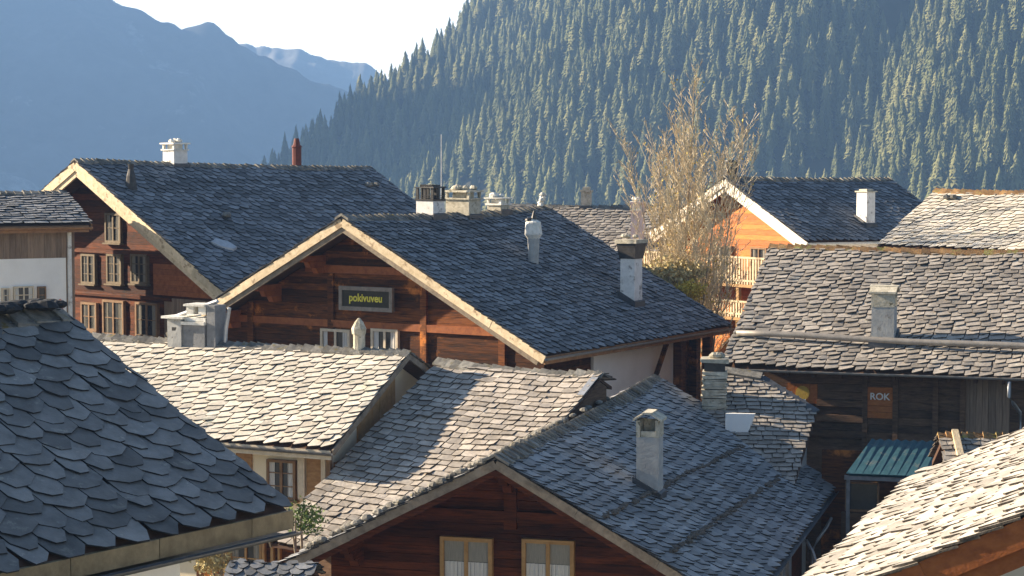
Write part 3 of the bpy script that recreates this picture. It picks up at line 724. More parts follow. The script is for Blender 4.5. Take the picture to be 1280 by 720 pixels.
yl,yr=pxr(265,432).y,pxr(276,432).y; zt4=pxr(270,381).z
c=MB(); c.box(-.3,.3,yl+.01,yr,cz-.4,zt4,0,.01); c.build('chimney',M['chim_dim'],Bc.root)['label']='tall narrow grey chimney shaft'
q=MB(); q.tube([(0,yr+.15,cz),(0,yr+.18,zt2-.1),(0,yr+.3,zt2+.5)],.06,8); q.tube([(0,pl_+.1,zt+.05),(0,yl+.2,zt3+.15)],.06,8); q.build('vent_pipe',M['zinc'],Bc.root)
p=pxr(449,438); zt=pxr(449,402).z; q=MB(); q.tube([(0,p.y,cz-.4),(0,p.y,zt-.3)],.17,10); vp=q.build('vent_pipe',M['cap_stone'],Bc.root)
q=MB(); q.tube([(0,p.y,zt-.35),(0,p.y,zt-.2),(0,p.y,zt-.02),(0,p.y,zt+.1)],[.2,.22,.13,.03],7); q.build('pipe_cowl',M['cap_stone'],vp)

#### E: broad tan roof on the right
Ec=HP('farmhouse','long dark timber house with a broad tan slate roof and an orange shutter','house',U(965,308,68),(.947,-.32),13.5,7.39,3.33,5,2.2,gz=None)
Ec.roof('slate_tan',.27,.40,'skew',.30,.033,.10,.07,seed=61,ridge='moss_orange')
Ec.wall('log_old',.9,.8,1.1,.8); Ec.boards('log_old','R',0,.24)
Ec.gutter('gutter_brown',1,None,drop=.08); Ec.barge('barge_grey',0,.2,second=False); Ec.rafters(side=1)
XR=Ec.xr
p=Ec.slope(1,1105,425); Ec.chimney(p,Ec.at_height(p,383),.68,.7,mat='chim_grey',cap='tent',capm='cap_stone',ch=.6)
# long snow-guard pole across the lower roof
p0=Ec.slope(1,921,424); p1=Ec.slope(1,1330,444)
mb=MB(); mb.tube([(p0.x+(p1.x-p0.x)*t,p0.y+(p1.y-p0.y)*t,Ec.top(p0.x+(p1.x-p0.x)*t,0)+.2+.02*math.sin(9*t)) for t in np.linspace(0,1,12)],.095,8); mb.build('snow_guard_pole',M['gutter_brown'],Ec.roofo,True)
a0,a1,z0,z1=Ec.prect(0,XR+.1,1083,483,1117,522)
mb=MB(); n=5
for k in range(n): mb.box(XR+.08,XR+.14,a0,a1,z0+(z1-z0)*k/n,z0+(z1-z0)*(k+1)/n-.01)
so=mb.build('shutter',M['shutter_orange'],Ec.root); so['label']='orange shutter with white letters'
text_mesh('lettering','ROK',.29,M['white_paint'],so,Matrix.Translation((XR+.15,(a0+a1)/2,z1-.3))@Matrix.Rotation(PI/2,4,'Z')@Matrix.Rotation(PI/2,4,'X'))
a0,a1,z0,z1=Ec.prect(0,XR+.1,985,479,1022,503)
mb=MB()
for k in range(4): mb.box(XR+.08,XR+.14,a0+(a1-a0)*k/4,a0+(a1-a0)*(k+1)/4-.01,z0,z1)
so=mb.build('shutter',M['shutter_orange'],Ec.root); so['label']='ochre shutter with a round yellow mark'
mb=MB(); cy=(a0+a1)/2; cz_=(z0+z1)/2+.02
mb.tube([(XR+.14,cy,cz_),(XR+.16,cy,cz_)],.22,14); mb.build('painted_disc',M['shutter_yellow'],so)
# horizontal logs, vertical boards, downpipe
a0,a1,z0,z1=Ec.prect(0,XR,1205,486,1262,545)
Ec.boards('vboard','R',z0,.2,name='vertical_boards',z1=99,x0=a0,x1=a1,vertical=True,th=.09)
mb=MB()
for (px0,px1,py) in ((1022,1080,501),(1022,1080,520),(1010,1085,538)):
    b0,b1,zz,_=Ec.prect(0,XR,px0,py,px1,py+1); mb.beam((XR+.13,b0,zz),(XR+.13,b1,zz),.16,.2,segs=3,wob=.01)
mb.build('log_rail',M['log_old'],Ec.root)
b0,b1,zz,_=Ec.prect(0,XR,1118,480,1122,540)
mb=MB(); 
for pxx in (1082,1120,1170,1204):
    q=Ec.hit(0,XR,pxx,500); mb.box(XR+.05,XR+.17,q.y-.08,q.y+.08,0,Ec.top(XR,0)-.3)
mb.build('timber_post',M['log_old'],Ec.root)
q=Ec.hit(0,Ec.wR,1262,480); z=Ec.top(Ec.wR,0)-.2
mb=MB(); mb.tube([(Ec.wR+.1,q.y,z),(Ec.wR+.1,q.y,z-.45),(Ec.wR-.1,q.y+.1,z-.65),(XR+.35,q.y+.25,z-1.0),(XR+.3,q.y+.28,z-1.6),(XR+.3,q.y+.28,-.5)],.055,8); mb.build('downpipe',M['zinc'],Ec.root,True)

#### K: bright roof bottom right
kf=Vector((6.8,34,0)); kd=Vector((.346,.938,0)); kp=Vector((.938,-.346,0)); kw=6.2; kdrop=kw*.5
kL=11.75
K0=kf-kd*kL+kp*kw; K0.z=CZ-5.5+kdrop
Kc=HP('house','white walled house at the bottom right with a bright pale roof and a red-brown bargeboard','house',K0,kd,kL,6.2,3.1,kw,kdrop)
Kc.roof('slate_cream',.25,.40,'skew',.30,.030,.06,.06,seed=71)
Kc.wall('plaster',1.0,.8,.8,.8); Kc.barge('bracket',0,.30,second=True,lowmat='bracket',th=.07); Kc.gutter('gutter_dark',-1,'barge_brown')
Kc.window(1,Kc.yf,-1,(-2.6,-1.5,Kc.zr-4.6,Kc.zr-3.3),px=False,fm='frame_wood',curtain='curtain',chalf=.5)

#### D: foreground dark roof on the left
df=Vector((-7.03,30.7,0)); dd=Vector((.575,.818,0)); dL=9.5
D0=df-dd*dL; D0.z=CZ-2.31
Dc=HP('house','white walled house in the left foreground with a dark roof of large scale-shaped slates','house',D0,dd,dL,4.78,2.58,4.78,2.5)
Dc.roof('slate_near',.30,.56,'hex',.5,.021,.03,.05,seed=81,rsize=.5)
Dc.wall('plaster',1.0,1.45,.75,.75); Dc.gutter('gutter_dark',1,None,drop=.32,r=.06)
mb=MB(); 
yy=-.05
while yy<dL-.02:
    e=min(yy+random.uniform(1.4,1.9),dL+.03); mb.box(Dc.wR-.03,Dc.wR+.03,yy,e-.012,Dc.top(Dc.wR,0)-.30,Dc.top(Dc.wR,0)-.04,0,.004); yy=e
mb.build('fascia_board',M['fascia'],Dc.root)
mb=MB(); mb.box(Dc.xr,Dc.wR,.1,dL-.1,Dc.top(Dc.wR,0)-.42,Dc.top(Dc.wR,0)-.36); mb.build('soffit',M['barge_grey'],Dc.root)
mb=MB()
for i in range(16):
    y=dL-random.uniform(0,2.2); mb.stone((random.uniform(-.1,.35),y,Dc.rz_at(y)+.12),random.uniform(.12,.2),0,(1.2,1.3,.5))
mb.build('ridge_stones',M['edge_dark'],Dc.roofo)['kind']='stuff'
mb=MB(); mb.stone((0,0,0),.01)
# wall hatch outline
a0,a1,z0,z1=Dc.prect(0,Dc.xr,134,704,170,740)
mb=MB(); mb.box(Dc.xr,Dc.xr+.015,a0,a1,z0,z1); mb.build('wall_hatch',M['plaster'],Dc.root)

#### L: small house far left
Lc=HP('house','white and weathered board house at the left edge with a low roof','house',U(80,241,76)-Vector((.88,.47,0))*7,(.88,.47),7,3.4,1.05,3.4,1.05)
Lc.roof('slate_mid',.27,.4,'plain',.5,.03,.03,.05,seed=91)
Lc.wall('vboard',.6,.45,.55,.6); Lc.gutter('barge_brown',1,'barge_brown',drop=.12,r=.09); Lc.barge('barge_brown',Lc.L,.26,second=False)
XR=Lc.xr
a0,a1,z0,z1=Lc.prect(0,XR,0,324,83,410)
mb=MB(); mb.box(XR,XR+.06,a0-3,a1,-1,z1); mb.build('plaster_front',M['plaster'],Lc.root)
Lc.boards('vboard','R',z1,.22,name='vertical_boards',vertical=True,th=.04)
for r in ((1,360,12,388),(16,358,42,390),(46,358,57,390)): Lc.window(0,XR+.06,1,r,fm='frame_pale' if r[0]<40 else 'frame_dark',bars=2,mull=1 if r[2]-r[0]>12 else 0,curtain='curtain' if r[0]<40 else None,fw=.05,sill=False)
a0,a1,z0,z1=Lc.prect(0,XR+.1,84,290,90,410)
mb=MB(); mb.box(XR+.06,XR+.2,a0,a1,-1,z1); mb.build('corner_post',M['chim_white'],Lc.root)
a0,a1,z0,z1=Lc.prect(0,XR+.1,72,377,79,402)
mb=MB(); mb.box(XR+.06,XR+.10,a0,a1,z0,z1); mb.tube([(XR+.08,(a0+a1)/2,z1),(XR+.08,(a0+a1)/2,z1+.09)],[.09,.03],8); mb.build('red_board',M['red_paint'],Lc.root)

#### M: roof behind the centre house
Mc=HP('house','house mostly hidden behind the central chalet, its pale roof showing beside the bare tree','house',U(640,257,101),(.985,-.17),8.9,7.3,3.1,5,2.2)
Mc.roof('slate_tan',.3,.42,'skew',.4,.03,.06,.05,seed=101,ridge='moss_stone'); Mc.wall('plaster',.8,.8,.8,.8); Mc.barge('barge_grey',Mc.L,.2,second=False)
ridge_chim(Mc,733,256,240,.55,.5,mat='cap_stone',cap='slab',capm='cap_stone',ch=.25)
p=Mc.slope(1,797,305); Mc.chimney(p,Mc.at_height(p,264),.66,.6,mat='chim_white',cap='stone',capm='cap_white',ch=.75)

#### G: orange gabled chalet behind the tree
Gc=HP('chalet','orange timber chalet behind the bare tree with cream bargeboards and balconies','chalet',U(906,223,85),(.816,.577),9.8,5.0,2.5,4.9,2.4,dz=-.1)
Gc.roof('slate_dark',.3,.4,'hex',.5,.024,.05,.05,seed=111,ridge='moss_stone')
Gc.wall('log_orange',.75,.9,.7,.7); Gc.boards('log_orange','f',0,.22); Gc.barge('barge_white',0,.30,lowmat='barge_white'); Gc.gutter('cap_white',1,'barge_white')
YF=Gc.yf
p=Gc.slope(1,1082,278); Gc.chimney(p,Gc.at_height(p,240),.62,.5,mat='chim_white',cap='slab',capm='cap_stone',ch=.12)
ridge_chim(Gc,909,222,212,.7,.6,mat='metal_dark',cap='cage',ch=.4,x=-.3)
for pyb,pyt in ((352,318),(393,372)):
    a0,a1,z0,z1=Gc.prect(1,YF-1.2,800,pyb,960,pyt)
    q=Gc.hit(1,YF-1.2,880,pyb).z; qt=Gc.hit(1,YF-1.2,880,pyt).z
    mb=MB(); x0,x1=Gc.xl-1.2,Gc.xr+.5
    mb.box(x0,x1,YF-1.2,YF-.02,q-.12,q)
    bo=mb.build('balcony',M['frame_wood'],Gc.root)
    mb=MB(); mb.box(x0,x1,YF-1.22,YF-1.14,qt-.08,qt); mb.box(x0,x1,YF-1.2,YF-1.15,q+.12,q+.2)
    x=x0
    while x<x1-.05: mb.box(x,x+.09,YF-1.19,YF-1.16,q+.005,qt-.08); x+=.17
    mb.build('railing',M['barge'],bo)
mb=MB()
for x in (Gc.xl-.9,-1.5,1.2,Gc.xr+.35): mb.box(x,x+.16,YF-1.14,YF-.98,-1,Gc.hit(1,YF-1.2,880,318).z+.0)
mb.build('timber_post',M['frame_wood'],Gc.root)
Gc.window(1,YF-.05,-1,(-1.2,-.2,Gc.zr-4.2,Gc.zr-2.9),px=False,fm='frame_dark'); Gc.window(1,YF-.05,-1,(1.0,2.0,Gc.zr-4.2,Gc.zr-2.9),px=False,fm='frame_dark')

#### I: sunlit roof at the right edge
Ic=HP('house','pale roofed house at the right edge behind the broad tan roof','house',U(1172,239,77),(.73,-.68),8,4.1,1.95,4,1.8)
Ic.roof('slate_pale',.27,.36,'skew',.4,.028,.04,.05,seed=121,ridge='moss_orange'); Ic.wall('plaster',.6,.6,.7,.6); Ic.gutter('gutter_brown',1); Ic.barge('barge_grey',0,.2,second=False)
p=Ic.slope(1,1187,250); mb=MB()
for i in range(6): mb.stone((p.x+random.uniform(-.15,.15),p.y+random.uniform(-.4,.4),Ic.top(p.x,p.y)+.12),.16)
mb.build('dark_stones',M['moss_stone'],Ic.root)

#### N: small old stone hut roof beside the front chalet, with a stone chimney
A=U(903,464,60); gN=GROUND(A.x,60)-.3
Nr=empty('hut',(A.x,A.y,gN),math.atan2(-.1,1)); tag(Nr,'small rough-roofed hut with a dry stone chimney right of the front chalet','hut')
NM=Matrix.Translation(Nr.location)@Matrix.Rotation(Nr.rotation_euler.z,4,'Z'); NI=NM.inverted()
zN=A.z-gN; nu=Vector((1,0,0)); ns=Vector((0,-.86,-.5)).normalized(); nn=nu.cross(ns); nn=-nn if nn.z<0 else nn; nO=Vector((0,0,zN))
def nhit(px,py):
    o,d=ray(px,py); o=NI@o; d=NI.to_3x3()@d; k=nn.dot(nO-o)/nn.dot(d); p=o+d*k-nO; return p.dot(nu),p.dot(ns)
poly=[nhit(*q) for q in ((888,462),(952,474),(1021,517),(1002,580),(985,640),(860,640))]
def span(b):
    xs=[]; n=len(poly)
    for i in range(n):
        (x1,y1),(x2,y2)=poly[i],poly[(i+1)%n]
        if (y1>b)!=(y2>b): xs.append((x2-x1)*(b-y1)/(y2-y1)+x1)
    return (min(xs)-lo,max(xs)-lo) if len(xs)>1 else (0,-1)
lo=min(p[0] for p in poly); hi=max(p[0] for p in poly); S=max(p[1] for p in poly)
mb=MB(); slates(mb,nO+nu*lo,nu,ns,hi-lo,S,.2,.34,'plain',.035,.5,0,.06,seed=131,mask=span)
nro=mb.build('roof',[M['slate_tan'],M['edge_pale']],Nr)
mb=MB(); T=[nO+nu*a*.985+ns*(b*.985+.02)-nn*.02 for a,b in poly]; B=[p-Vector((0,0,.14)) for p in T]
mb.poly(T); mb.poly(B[::-1])
for i in range(6): j=(i+1)%6; mb.poly([T[i],B[i],B[j],T[j]])
mb.build('roof_deck',M['deck'],Nr)
mb=MB(); q1,q2=poly[1],poly[2]; P1=nO+nu*q1[0]+ns*q1[1]; P2=nO+nu*q2[0]+ns*q2[1]; mb.beam(P1+nn*.06,P2+nn*.06,.24,.04,up=nn); mb.build('verge_flashing',M['gutter_dark'],nro)
mb=MB(); mb.beam(nO+nu*poly[0][0]+nn*.1,P1+nn*.1,.3,.1,up=nn); mb.build('ridge_cap',M['moss_stone'],nro)
mb=MB(); Wp=[nO+nu*a*.9+ns*b*.9 for a,b in poly]
for i in range(6):
    j=(i+1)%6; a=Wp[i]-Vector((0,0,.2)); b=Wp[j]-Vector((0,0,.2)); mb.poly([(a.x,a.y,-1),(b.x,b.y,-1),b,a])
mb.build('wall',M['plaster_grey'],Nr)
q=nhit(925,541); c0=nO+nu*q[0]+ns*q[1]; k=.0236
mb=MB(); e=[(-18*k,-.15),(7*k,-.15),(17*k,24*k),(-18*k,24*k)]
f=[(c0.x+a,c0.y-.1,c0.z+b) for a,b in e]; g=[(c0.x+a+.05,c0.y+.2,c0.z+b-.02) for a,b in e]
mb.poly(f); mb.poly(g[::-1])
for i in range(4): j=(i+1)%4; mb.poly([f[j],f[i],g[i],g[j]])
mb.build('wall_gusset',M['plaster'],Nr)
q=nhit(893,505); c0=nO+nu*q[0]+ns*q[1]; c=MB(); w=.36; z=c0.z-.8; Yw=(NM@c0).y; ztop=U(893,466,Yw).z-gN
while z<ztop:
    t=random.uniform(.06,.12); j=random.uniform(-.03,.03); c.box(c0.x-w+j,c0.x+w+j,c0.y-w,c0.y+w,z,z+t-.012,0,.02); z+=t
cc=c.build('chimney',M['cap_stone'],Nr); cc['label']='dry stone chimney'
c=MB(); c.box(c0.x-w*.85,c0.x+w*.85,c0.y-w*.85,c0.y+w*.85,z,z+.25,1); c.box(c0.x-w-.05,c0.x+w+.05,c0.y-w-.05,c0.y+w+.05,z+.25,z+.37,0,.02)
for i in range(5): c.stone((c0.x+random.uniform(-.15,.15),c0.y+random.uniform(-.15,.15),z+.44),.17)
c.build('chimney_cap',[M['cap_stone'],M['metal_dark']],cc)

#### P: teal sheet porch roof
P0=U(1090,549,57.5); P0r=U(1178,550,57.0); Pd=(P0r-P0); Pd.z=0; pL=Pd.length
Pr=empty('porch',(P0.x,P0.y,GROUND(0,57)),math.atan2(Pd.y,Pd.x)); tag(Pr,'open porch with a teal corrugated sheet roof below the dark timber farmhouse','porch')
zt=P0.z-Pr.location.z; Pm=MB(); n=120; dep=2.1; dr=.72
def cw(t,x): return .028*(abs(((x*4.2)%1)-.5)*4-1)
for i in range(n):
    xa=-.75+(pL+.55)*i/n*1.0; xb=-.75+(pL+.55)*(i+1)/n
    xa=-.0+pL*i/n; xb=pL*(i+1)/n
    f0=-.55; 
    a=(xa,0,zt+cw(0,xa)); b=(xb,0,zt+cw(0,xb)); c_=(xb-.35,-dep,zt-dr+cw(0,xb)); d_=(xa-.55,-dep,zt-dr+cw(0,xa))
    Pm.poly([a,d_,c_,b]); Pm.poly([(q[0],q[1],q[2]-.012) for q in (a,b,c_,d_)])
Pm.build('sheet_roof',M['teal'],Pr)
mb=MB()
mb.beam((-.6,-dep+.06,zt-dr-.1),(pL-.3,-dep+.06,zt-dr-.1),.08,.12)
for x in (-.5,.9,1.55,2.2,pL-.5): mb.box(x-.05,x+.05,-dep+.1,-dep+.2,-1,zt-dr-.1)
mb.build('porch_post',M['chim_dim'],Pr)
mb=MB(); mb.box(-1.4,pL+.2,-.35,-.3,-1,zt-.3); mb.build('porch_wall',M['log_dark'],Pr)
def pwin(x0,x1,z0,z1,nm='window'):
    mb=MB(); y=-dep+.3
    mb.box(x0,x1,y,y+.08,z1-.06,z1); mb.box(x0,x1,y,y+.08,z0,z0+.06); mb.box(x0,x0+.06,y,y+.08,z0,z1); mb.box(x1-.06,x1,y,y+.08,z0,z1); 
    w=mb.build(nm,M['frame_dark'],Pr); g=MB(); g.box(x0+.06,x1-.06,y+.03,y+.05,z0+.06,z1-.06); g.build('pane',M['glass'],w)
pwin(-.6,.35,zt-dr-1.1,zt-dr-.25)
mb=MB(); mb.box(-.7,pL,-dep+.3,-dep+.5,-1,zt-dr-1.15); mb.build('porch_parapet',M['log_old'],Pr)

#### Q: little roof with boarded dormer behind K
Qc=HP('shed','small shed behind the bright bottom-right roof with a pale slate roof and orange ridge stones','shed',U(1176,545,50),(.99,-.05),4.5,2.6,1.5,1.5,.8)
Qc.roof('slate_tan',.2,.3,'plain',.5,.025,.02,.03,seed=141,ridge='moss_orange',rsize=.2); Qc.wall('log_old',.3,.3,.3,.3)
a=Qc.hit(0,.3,1196,545).y
mb=MB(); mb.beam((0,a,Qc.top(0,0)+.14),(2.5,a,Qc.top(2.5,0)+.14),.16,.1); mb.build('roof_batten',M['barge'],Qc.root)

#### R: little dark roof between D and F
Rc=HP('shed','low shed with a small dark slate roof left of the front chalet','shed',U(292,702,41),(1,-.1),1.7,1.8,.9,.9,.45)
Rc.roof('slate_dark',.2,.32,'hex',.5,.025,.02,.03,seed=151,ridge=None); Rc.wall('log_old',.1,.1,.15,.15)

# ------------------------------------------------------------------ vegetation near
def leafball(mb, c, R, n, s, seed, flat=1.0):
    r=random.Random(seed)
    for i in range(n):
        d=Vector((r.gauss(0,1),r.gauss(0,1),r.gauss(0,1))).normalized(); q=R*(r.random()**.45)
        k=1+.35*noise.noise(d*2.3+Vector((seed,0,0)))
        p=Vector(c)+Vector((d.x*q*k,d.y*q*k,d.z*q*k*flat))
        a=Vector((r.gauss(0,1),r.gauss(0,1),r.gauss(0,1))).normalized(); b=a.cross(Vector((r.gauss(0,1),r.gauss(0,1),.3))).normalized(); w=s*r.uniform(.6,1.4)
        mb.poly([p-a*w,p-b*w*.5,p+a*w,p+b*w*.5])
def bare_tree(name,label,px,py,Y,H,stems,spread,seed,group=None,leaves=0,lf='leaf_yellow'):
    r=random.Random(seed); base=U(px,py,Y); g=GROUND(base.x,Y)-.2
    root=empty(name,(base.x,Y,g)); tag(root,label,'tree',group)
    tr=MB(); cr=MB(); lv=MB()
    tips=[]
    def grow(p,d,l,rad,lev,mb):
        n=4; pts=[p]; rr=[rad]; q=p.copy(); dd=d.copy()
        for i in range(n):
            dd=(dd+Vector((r.gauss(0,.07),r.gauss(0,.07),.06 if lev>0 else .02))).normalized()
            q=q+dd*l/n; pts.append(q.copy()); rr.append(rad*(1-.22*(i+1)) if lev else rad*(1-.2*(i+1)))
        mb.tube(pts,[max(x,.0085) for x in rr],6 if lev<1 else 3,caps=False)
        if lev>=3: tips.append(q); return
        k=[22,9,5][lev]
        for i in range(k):
            t=(.42 if lev==0 else .18)+(.56 if lev==0 else .8)*(i+r.random()*.7)/k; idx=min(int(t*n),n-1); pp=pts[idx].lerp(pts[idx+1],t*n-idx)
            az=r.uniform(0,2*PI); a=Vector((math.cos(az),math.sin(az),0)); an=r.uniform(.28,.55) if lev==0 else r.uniform(.3,.8)
            nd=(dd*math.cos(an)+a*math.sin(an)).normalized()
            grow(pp,nd,l*(1-.55*t)*(r.uniform(.24,.36) if lev==0 else r.uniform(.3,.45)),max(rad*.35*(1-.5*t),.008),lev+1,cr)
    for i in range(stems):
        az=2*PI*i/stems+r.random(); t=r.uniform(0,spread); d=Vector((math.cos(az)*t,math.sin(az)*t*.6,1)).normalized()
        if i==0: d=Vector((.02,0,1)).normalized()
        grow(Vector((math.cos(az)*.3*(i>0),math.sin(az)*.3*(i>0),0)),d,H*(1 if i==0 else r.uniform(.66,.93)),.13 if i==0 else .06,0,tr)
    tr.build('trunk',M['bark'],root,True); cr.build('crown',M['twig'],root)
    if leaves:
        for i in range(leaves):
            q=r.choice(tips)+Vector((r.gauss(0,.12),r.gauss(0,.12),r.gauss(0,.12)))
            if q.z>H*.62 and r.random()<.8: continue
            a=Vector((r.gauss(0,1),r.gauss(0,1),r.gauss(0,1))).normalized(); b=a.cross(Vector((r.random(),r.random(),1))).normalized(); w=.05*r.uniform(.6,1.3)
            lv.poly([q-a*w,q-b*w*.6,q+a*w,q+b*w*.6])
        lv.build('leaves',M[lf],root)
    return root
bare_tree('bare_tree','tall leafless tree with golden twigs in front of the orange chalet',866,330,76,15.8,13,.115,3,leaves=5200)
def shrub(name,label,px,py,Y,R,n,s,mat_,seed,flat=1,group=None,stem=True,cat='shrub'):
    p=U(px,py,Y); g=GROUND(p.x,Y)-.1
    root=empty(name,(p.x,p.y,g)); tag(root,label,cat,group)
    mb=MB(); rr=random.Random(seed)
    zc=p.z-g
    for i in range(5): leafball(mb,(rr.uniform(-.5,.5)*R,rr.uniform(-.4,.4)*R,zc+rr.uniform(-.4,.4)*R*flat),R*rr.uniform(.5,.75),n//5,s,seed+i,flat)
    mb.build('foliage',M[mat_],root)
    if stem:
        t=MB()
        for i in range(4): t.tube([(rr.uniform(-.1,.1),rr.uniform(-.1,.1),0),(rr.uniform(-.2,.2)*R,rr.uniform(-.2,.2)*R,zc*.6),(rr.uniform(-.5,.5)*R,rr.uniform(-.5,.5)*R,zc+R*.2)],[.07,.05,.02],5)
        t.build('stem',M['bark'],root)
    return root
shrub('shrub','wide pale golden shrub at the foot of the bare tree',828,347,74,1.7,4200,.08,'leaf_pale',5,.45)
shrub('shrub','bright yellow-green shrub peeping over the central chalet roof',846,366,72.5,1.0,1600,.06,'leaf_yellow',15,.5)
shrub('climbing_plant','yellow-green leafy climber on the cream wall between two roofs',376,652,48,.62,700,.05,'leaf_green',35,1)
shrub('shrub','round pale shrub lit by the sun beside the left foreground white wall',268,693,45,.55,900,.05,'leaf_pale',45,1)

# ------------------------------------------------------------------ terrain
def add_grid(name, X, Y, zf, mat_, kind='structure'):
    nx,ny=len(X),len(Y); vs=[(x,y,zf(x,y)) for y in Y for x in X]
    fs=[(j*nx+i,j*nx+i+1,(j+1)*nx+i+1,(j+1)*nx+i) for j in range(ny-1) for i in range(nx-1)]
    me=bpy.data.meshes.new(name); me.from_pydata(vs,[],fs); me.materials.append(mat_); me.polygons.foreach_set('use_smooth',[True]*len(fs)); me.update()
    o=bpy.data.objects.new(name,me); C.objects.link(o); o['kind']=kind; return o
def gh(x,y):
    if y<140: return GROUND(x,y)
    t=min(1,(y-140)/500); return 3.475-80*t*t*(3-2*t)
XS=sorted(set([round(t*abs(t)*9000,1) for t in np.linspace(-1,1,61)])); YS=[-400,-100,-20]+list(range(0,160,10))+[200,260,340,450,600,800,1100,1500,2100,3000,4500,6500,9000]
add_grid('ground',XS,YS,gh,M['grass'])
HX,HY,HH,HS=395,1300,402.0,.77
def hill(x,y):
    dx,dy=x-HX,y-HY; r=math.hypot(dx,dy); th=math.atan2(dy,dx)
    z=HH-HS*r
    n=noise.noise(Vector((th*7.0,.3,r*.0015)))*55*min(1,r/300)+noise.noise(Vector((x*.011,y*.011,4)))*14+noise.noise(Vector((x*.03,y*.03,9)))*5
    return z+n
add_grid('forest_hill',np.linspace(-320,1010,125),np.linspace(600,1950,115),lambda x,y:max(hill(x,y),-80),M['forest_floor'])
def range_mesh(name,pts,Y0,slope,mat_,amp,seed,xlo,xhi,n=300,depth=900):
    px=[p[0] for p in pts]; pz=[CZ+(196-p[1])/2500*Y0 for p in pts]; xs=[(p-640)/2500*Y0 for p in px]
    def f(x,y):
        r=float(np.interp(x,xs,pz))+noise.fractal(Vector((x*.012,seed,1)),.8,2.1,5)*7+noise.noise(Vector((x*.05,seed,4)))*5; d=y-Y0
        w=min(1,abs(d)/120)
        q=noise.fractal(Vector((x*.004+seed,y*.004,seed)),.9,2.1,6)*amp*w+noise.fractal(Vector((x*.02,y*.02,seed)),1,2,3)*amp*.12
        return max(min(r-slope*abs(d)+q,375),-80)
    add_grid(name,np.linspace(xlo,xhi,n),np.linspace(Y0-depth,Y0+300,90),f,mat_)
range_mesh('far_mountain',[(-500,-260),(-100,-90),(0,-55),(100,-22),(150,0),(180,12),(205,22),(230,31),(252,27),(275,29),(300,49),(330,61),(370,82),(400,98),(440,112),(470,150),(560,205),(700,215)],3000,.62,M['mountain'],50,2.3,-1700,110,190)
range_mesh('farthest_mountain',[(200,40),(280,48),(335,55),(380,59),(410,68),(440,74),(470,84),(500,100),(560,135),(700,200)],3850,.5,M['mountain2'],40,5.1,-900,120)

# ------------------------------------------------------------------ forest
def spruce(seed, H=1.0, lean=0.0):
    r=random.Random(seed); mb=MB()
    mb.tube([(0,0,-.05),(0,0,.3),(0,0,.8)],[.016,.012,.004],5,1,False)
    T=17
    for k in range(T):
        t=k/(T-1); zb=.07+.86*t; R=(.195*(1-t)**.78+.010)*r.uniform(.85,1.15); zt=min(1.0,zb+.10+.05*(1-t)); n=10
        ph=r.uniform(0,6); b=len(mb.v); ox,oy=r.uniform(-.01,.01),r.uniform(-.01,.01)
        mb.v.append((ox*.3,oy*.3,zt if k<T-1 else 1.0))
        for j in range(2*n):
            a=ph+PI*j/n; rr=R*(r.uniform(.85,1.12) if j%2==0 else r.uniform(.68,.86)); zz=zb-(.018 if j%2==0 else -.028)+r.uniform(-.014,.014)
            mb.v.append((ox+rr*math.cos(a),oy+rr*math.sin(a),zz))
        for j in range(2*n): mb.f.append((b,b+1+j,b+1+(j+1)%(2*n))); mb.m.append(0)
    return mb
variants=[spruce(s) for s in range(6)]
vmesh=[]
for i,mb in enumerate(variants):
    me=bpy.data.meshes.new('spruce'); me.from_pydata(mb.v,[],mb.f); me.materials.append(M['conifer']); me.materials.append(M['trunk'])
    me.polygons.foreach_set('material_index',mb.m); me.update(); vmesh.append(me)
def shade_ridge_z(x,y):
    prof=float(np.interp(y,[1040,1080,1130,1250,1350,1400,1430],[-80,90,240,250,200,20,-80]))+noise.noise(Vector((y*.02,1,1)))*22
    e=float(np.interp(x,[-900,-470,-455,-365],[.1,1,.97,0]))
    return -80+(prof+80)*e+noise.noise(Vector((x*.03,y*.03,5)))*4
add_grid('shade_ridge',np.linspace(-900,-360,60),np.linspace(1030,1450,60),lambda x,y:max(shade_ridge_z(x,y),-80),M['forest_floor'])  # unseen ridge added to cast shade on the lower left forest hill
trees=[]; r=random.Random(99)
for i in range(500):  # trees added on the unseen ridge to roughen its shadow edge
    x=r.uniform(-560,-400); y=r.uniform(1070,1370); trees.append((x,y,shade_ridge_z(x,y)-.5,r.uniform(14,24),r.uniform(0,6.28),r.random(),r.randrange(6),-999))
cell={}
att=0
while att<26000:
    att+=1
    th=r.uniform(-PI*1.05,-PI*.30); R=r.uniform(310,590)
    x=HX+R*math.cos(th); y=HY+R*math.sin(th)
    z=hill(x,y)
    if z<-30: continue
    px=640+2500*x/y; py=200-2500*(z-CZ)/y
    if px<300 or px>1330 or py<-40 or py>330: continue
    key=(int(x/5.2),int(y/5.2))
    if any((key[0]+a,key[1]+b) in cell and math.hypot(cell[(key[0]+a,key[1]+b)][0]-x,cell[(key[0]+a,key[1]+b)][1]-y)<4.4 for a in (-1,0,1) for b in (-1,0,1)): continue
    clear=noise.noise(Vector((x*.018,y*.018,2.2)))
    if clear>.25 and r.random()<.8: continue
    cell[key]=(x,y)
    h=r.uniform(17,26)*(1+.15*noise.noise(Vector((x*.02,y*.02,7))))
    if r.random()<.12: h*=r.uniform(.5,.8)
    trees.append((x,y,z-.3,h,r.uniform(0,6.28),r.random(),r.randrange(6),py))
vis=[t for t in trees if 350<640+2500*t[0]/t[1]<1290 and 10<t[7]<250]
vis.sort(key=lambda t:-t[3]/t[1]); near=set(id(t) for t in vis[:290])
first=None
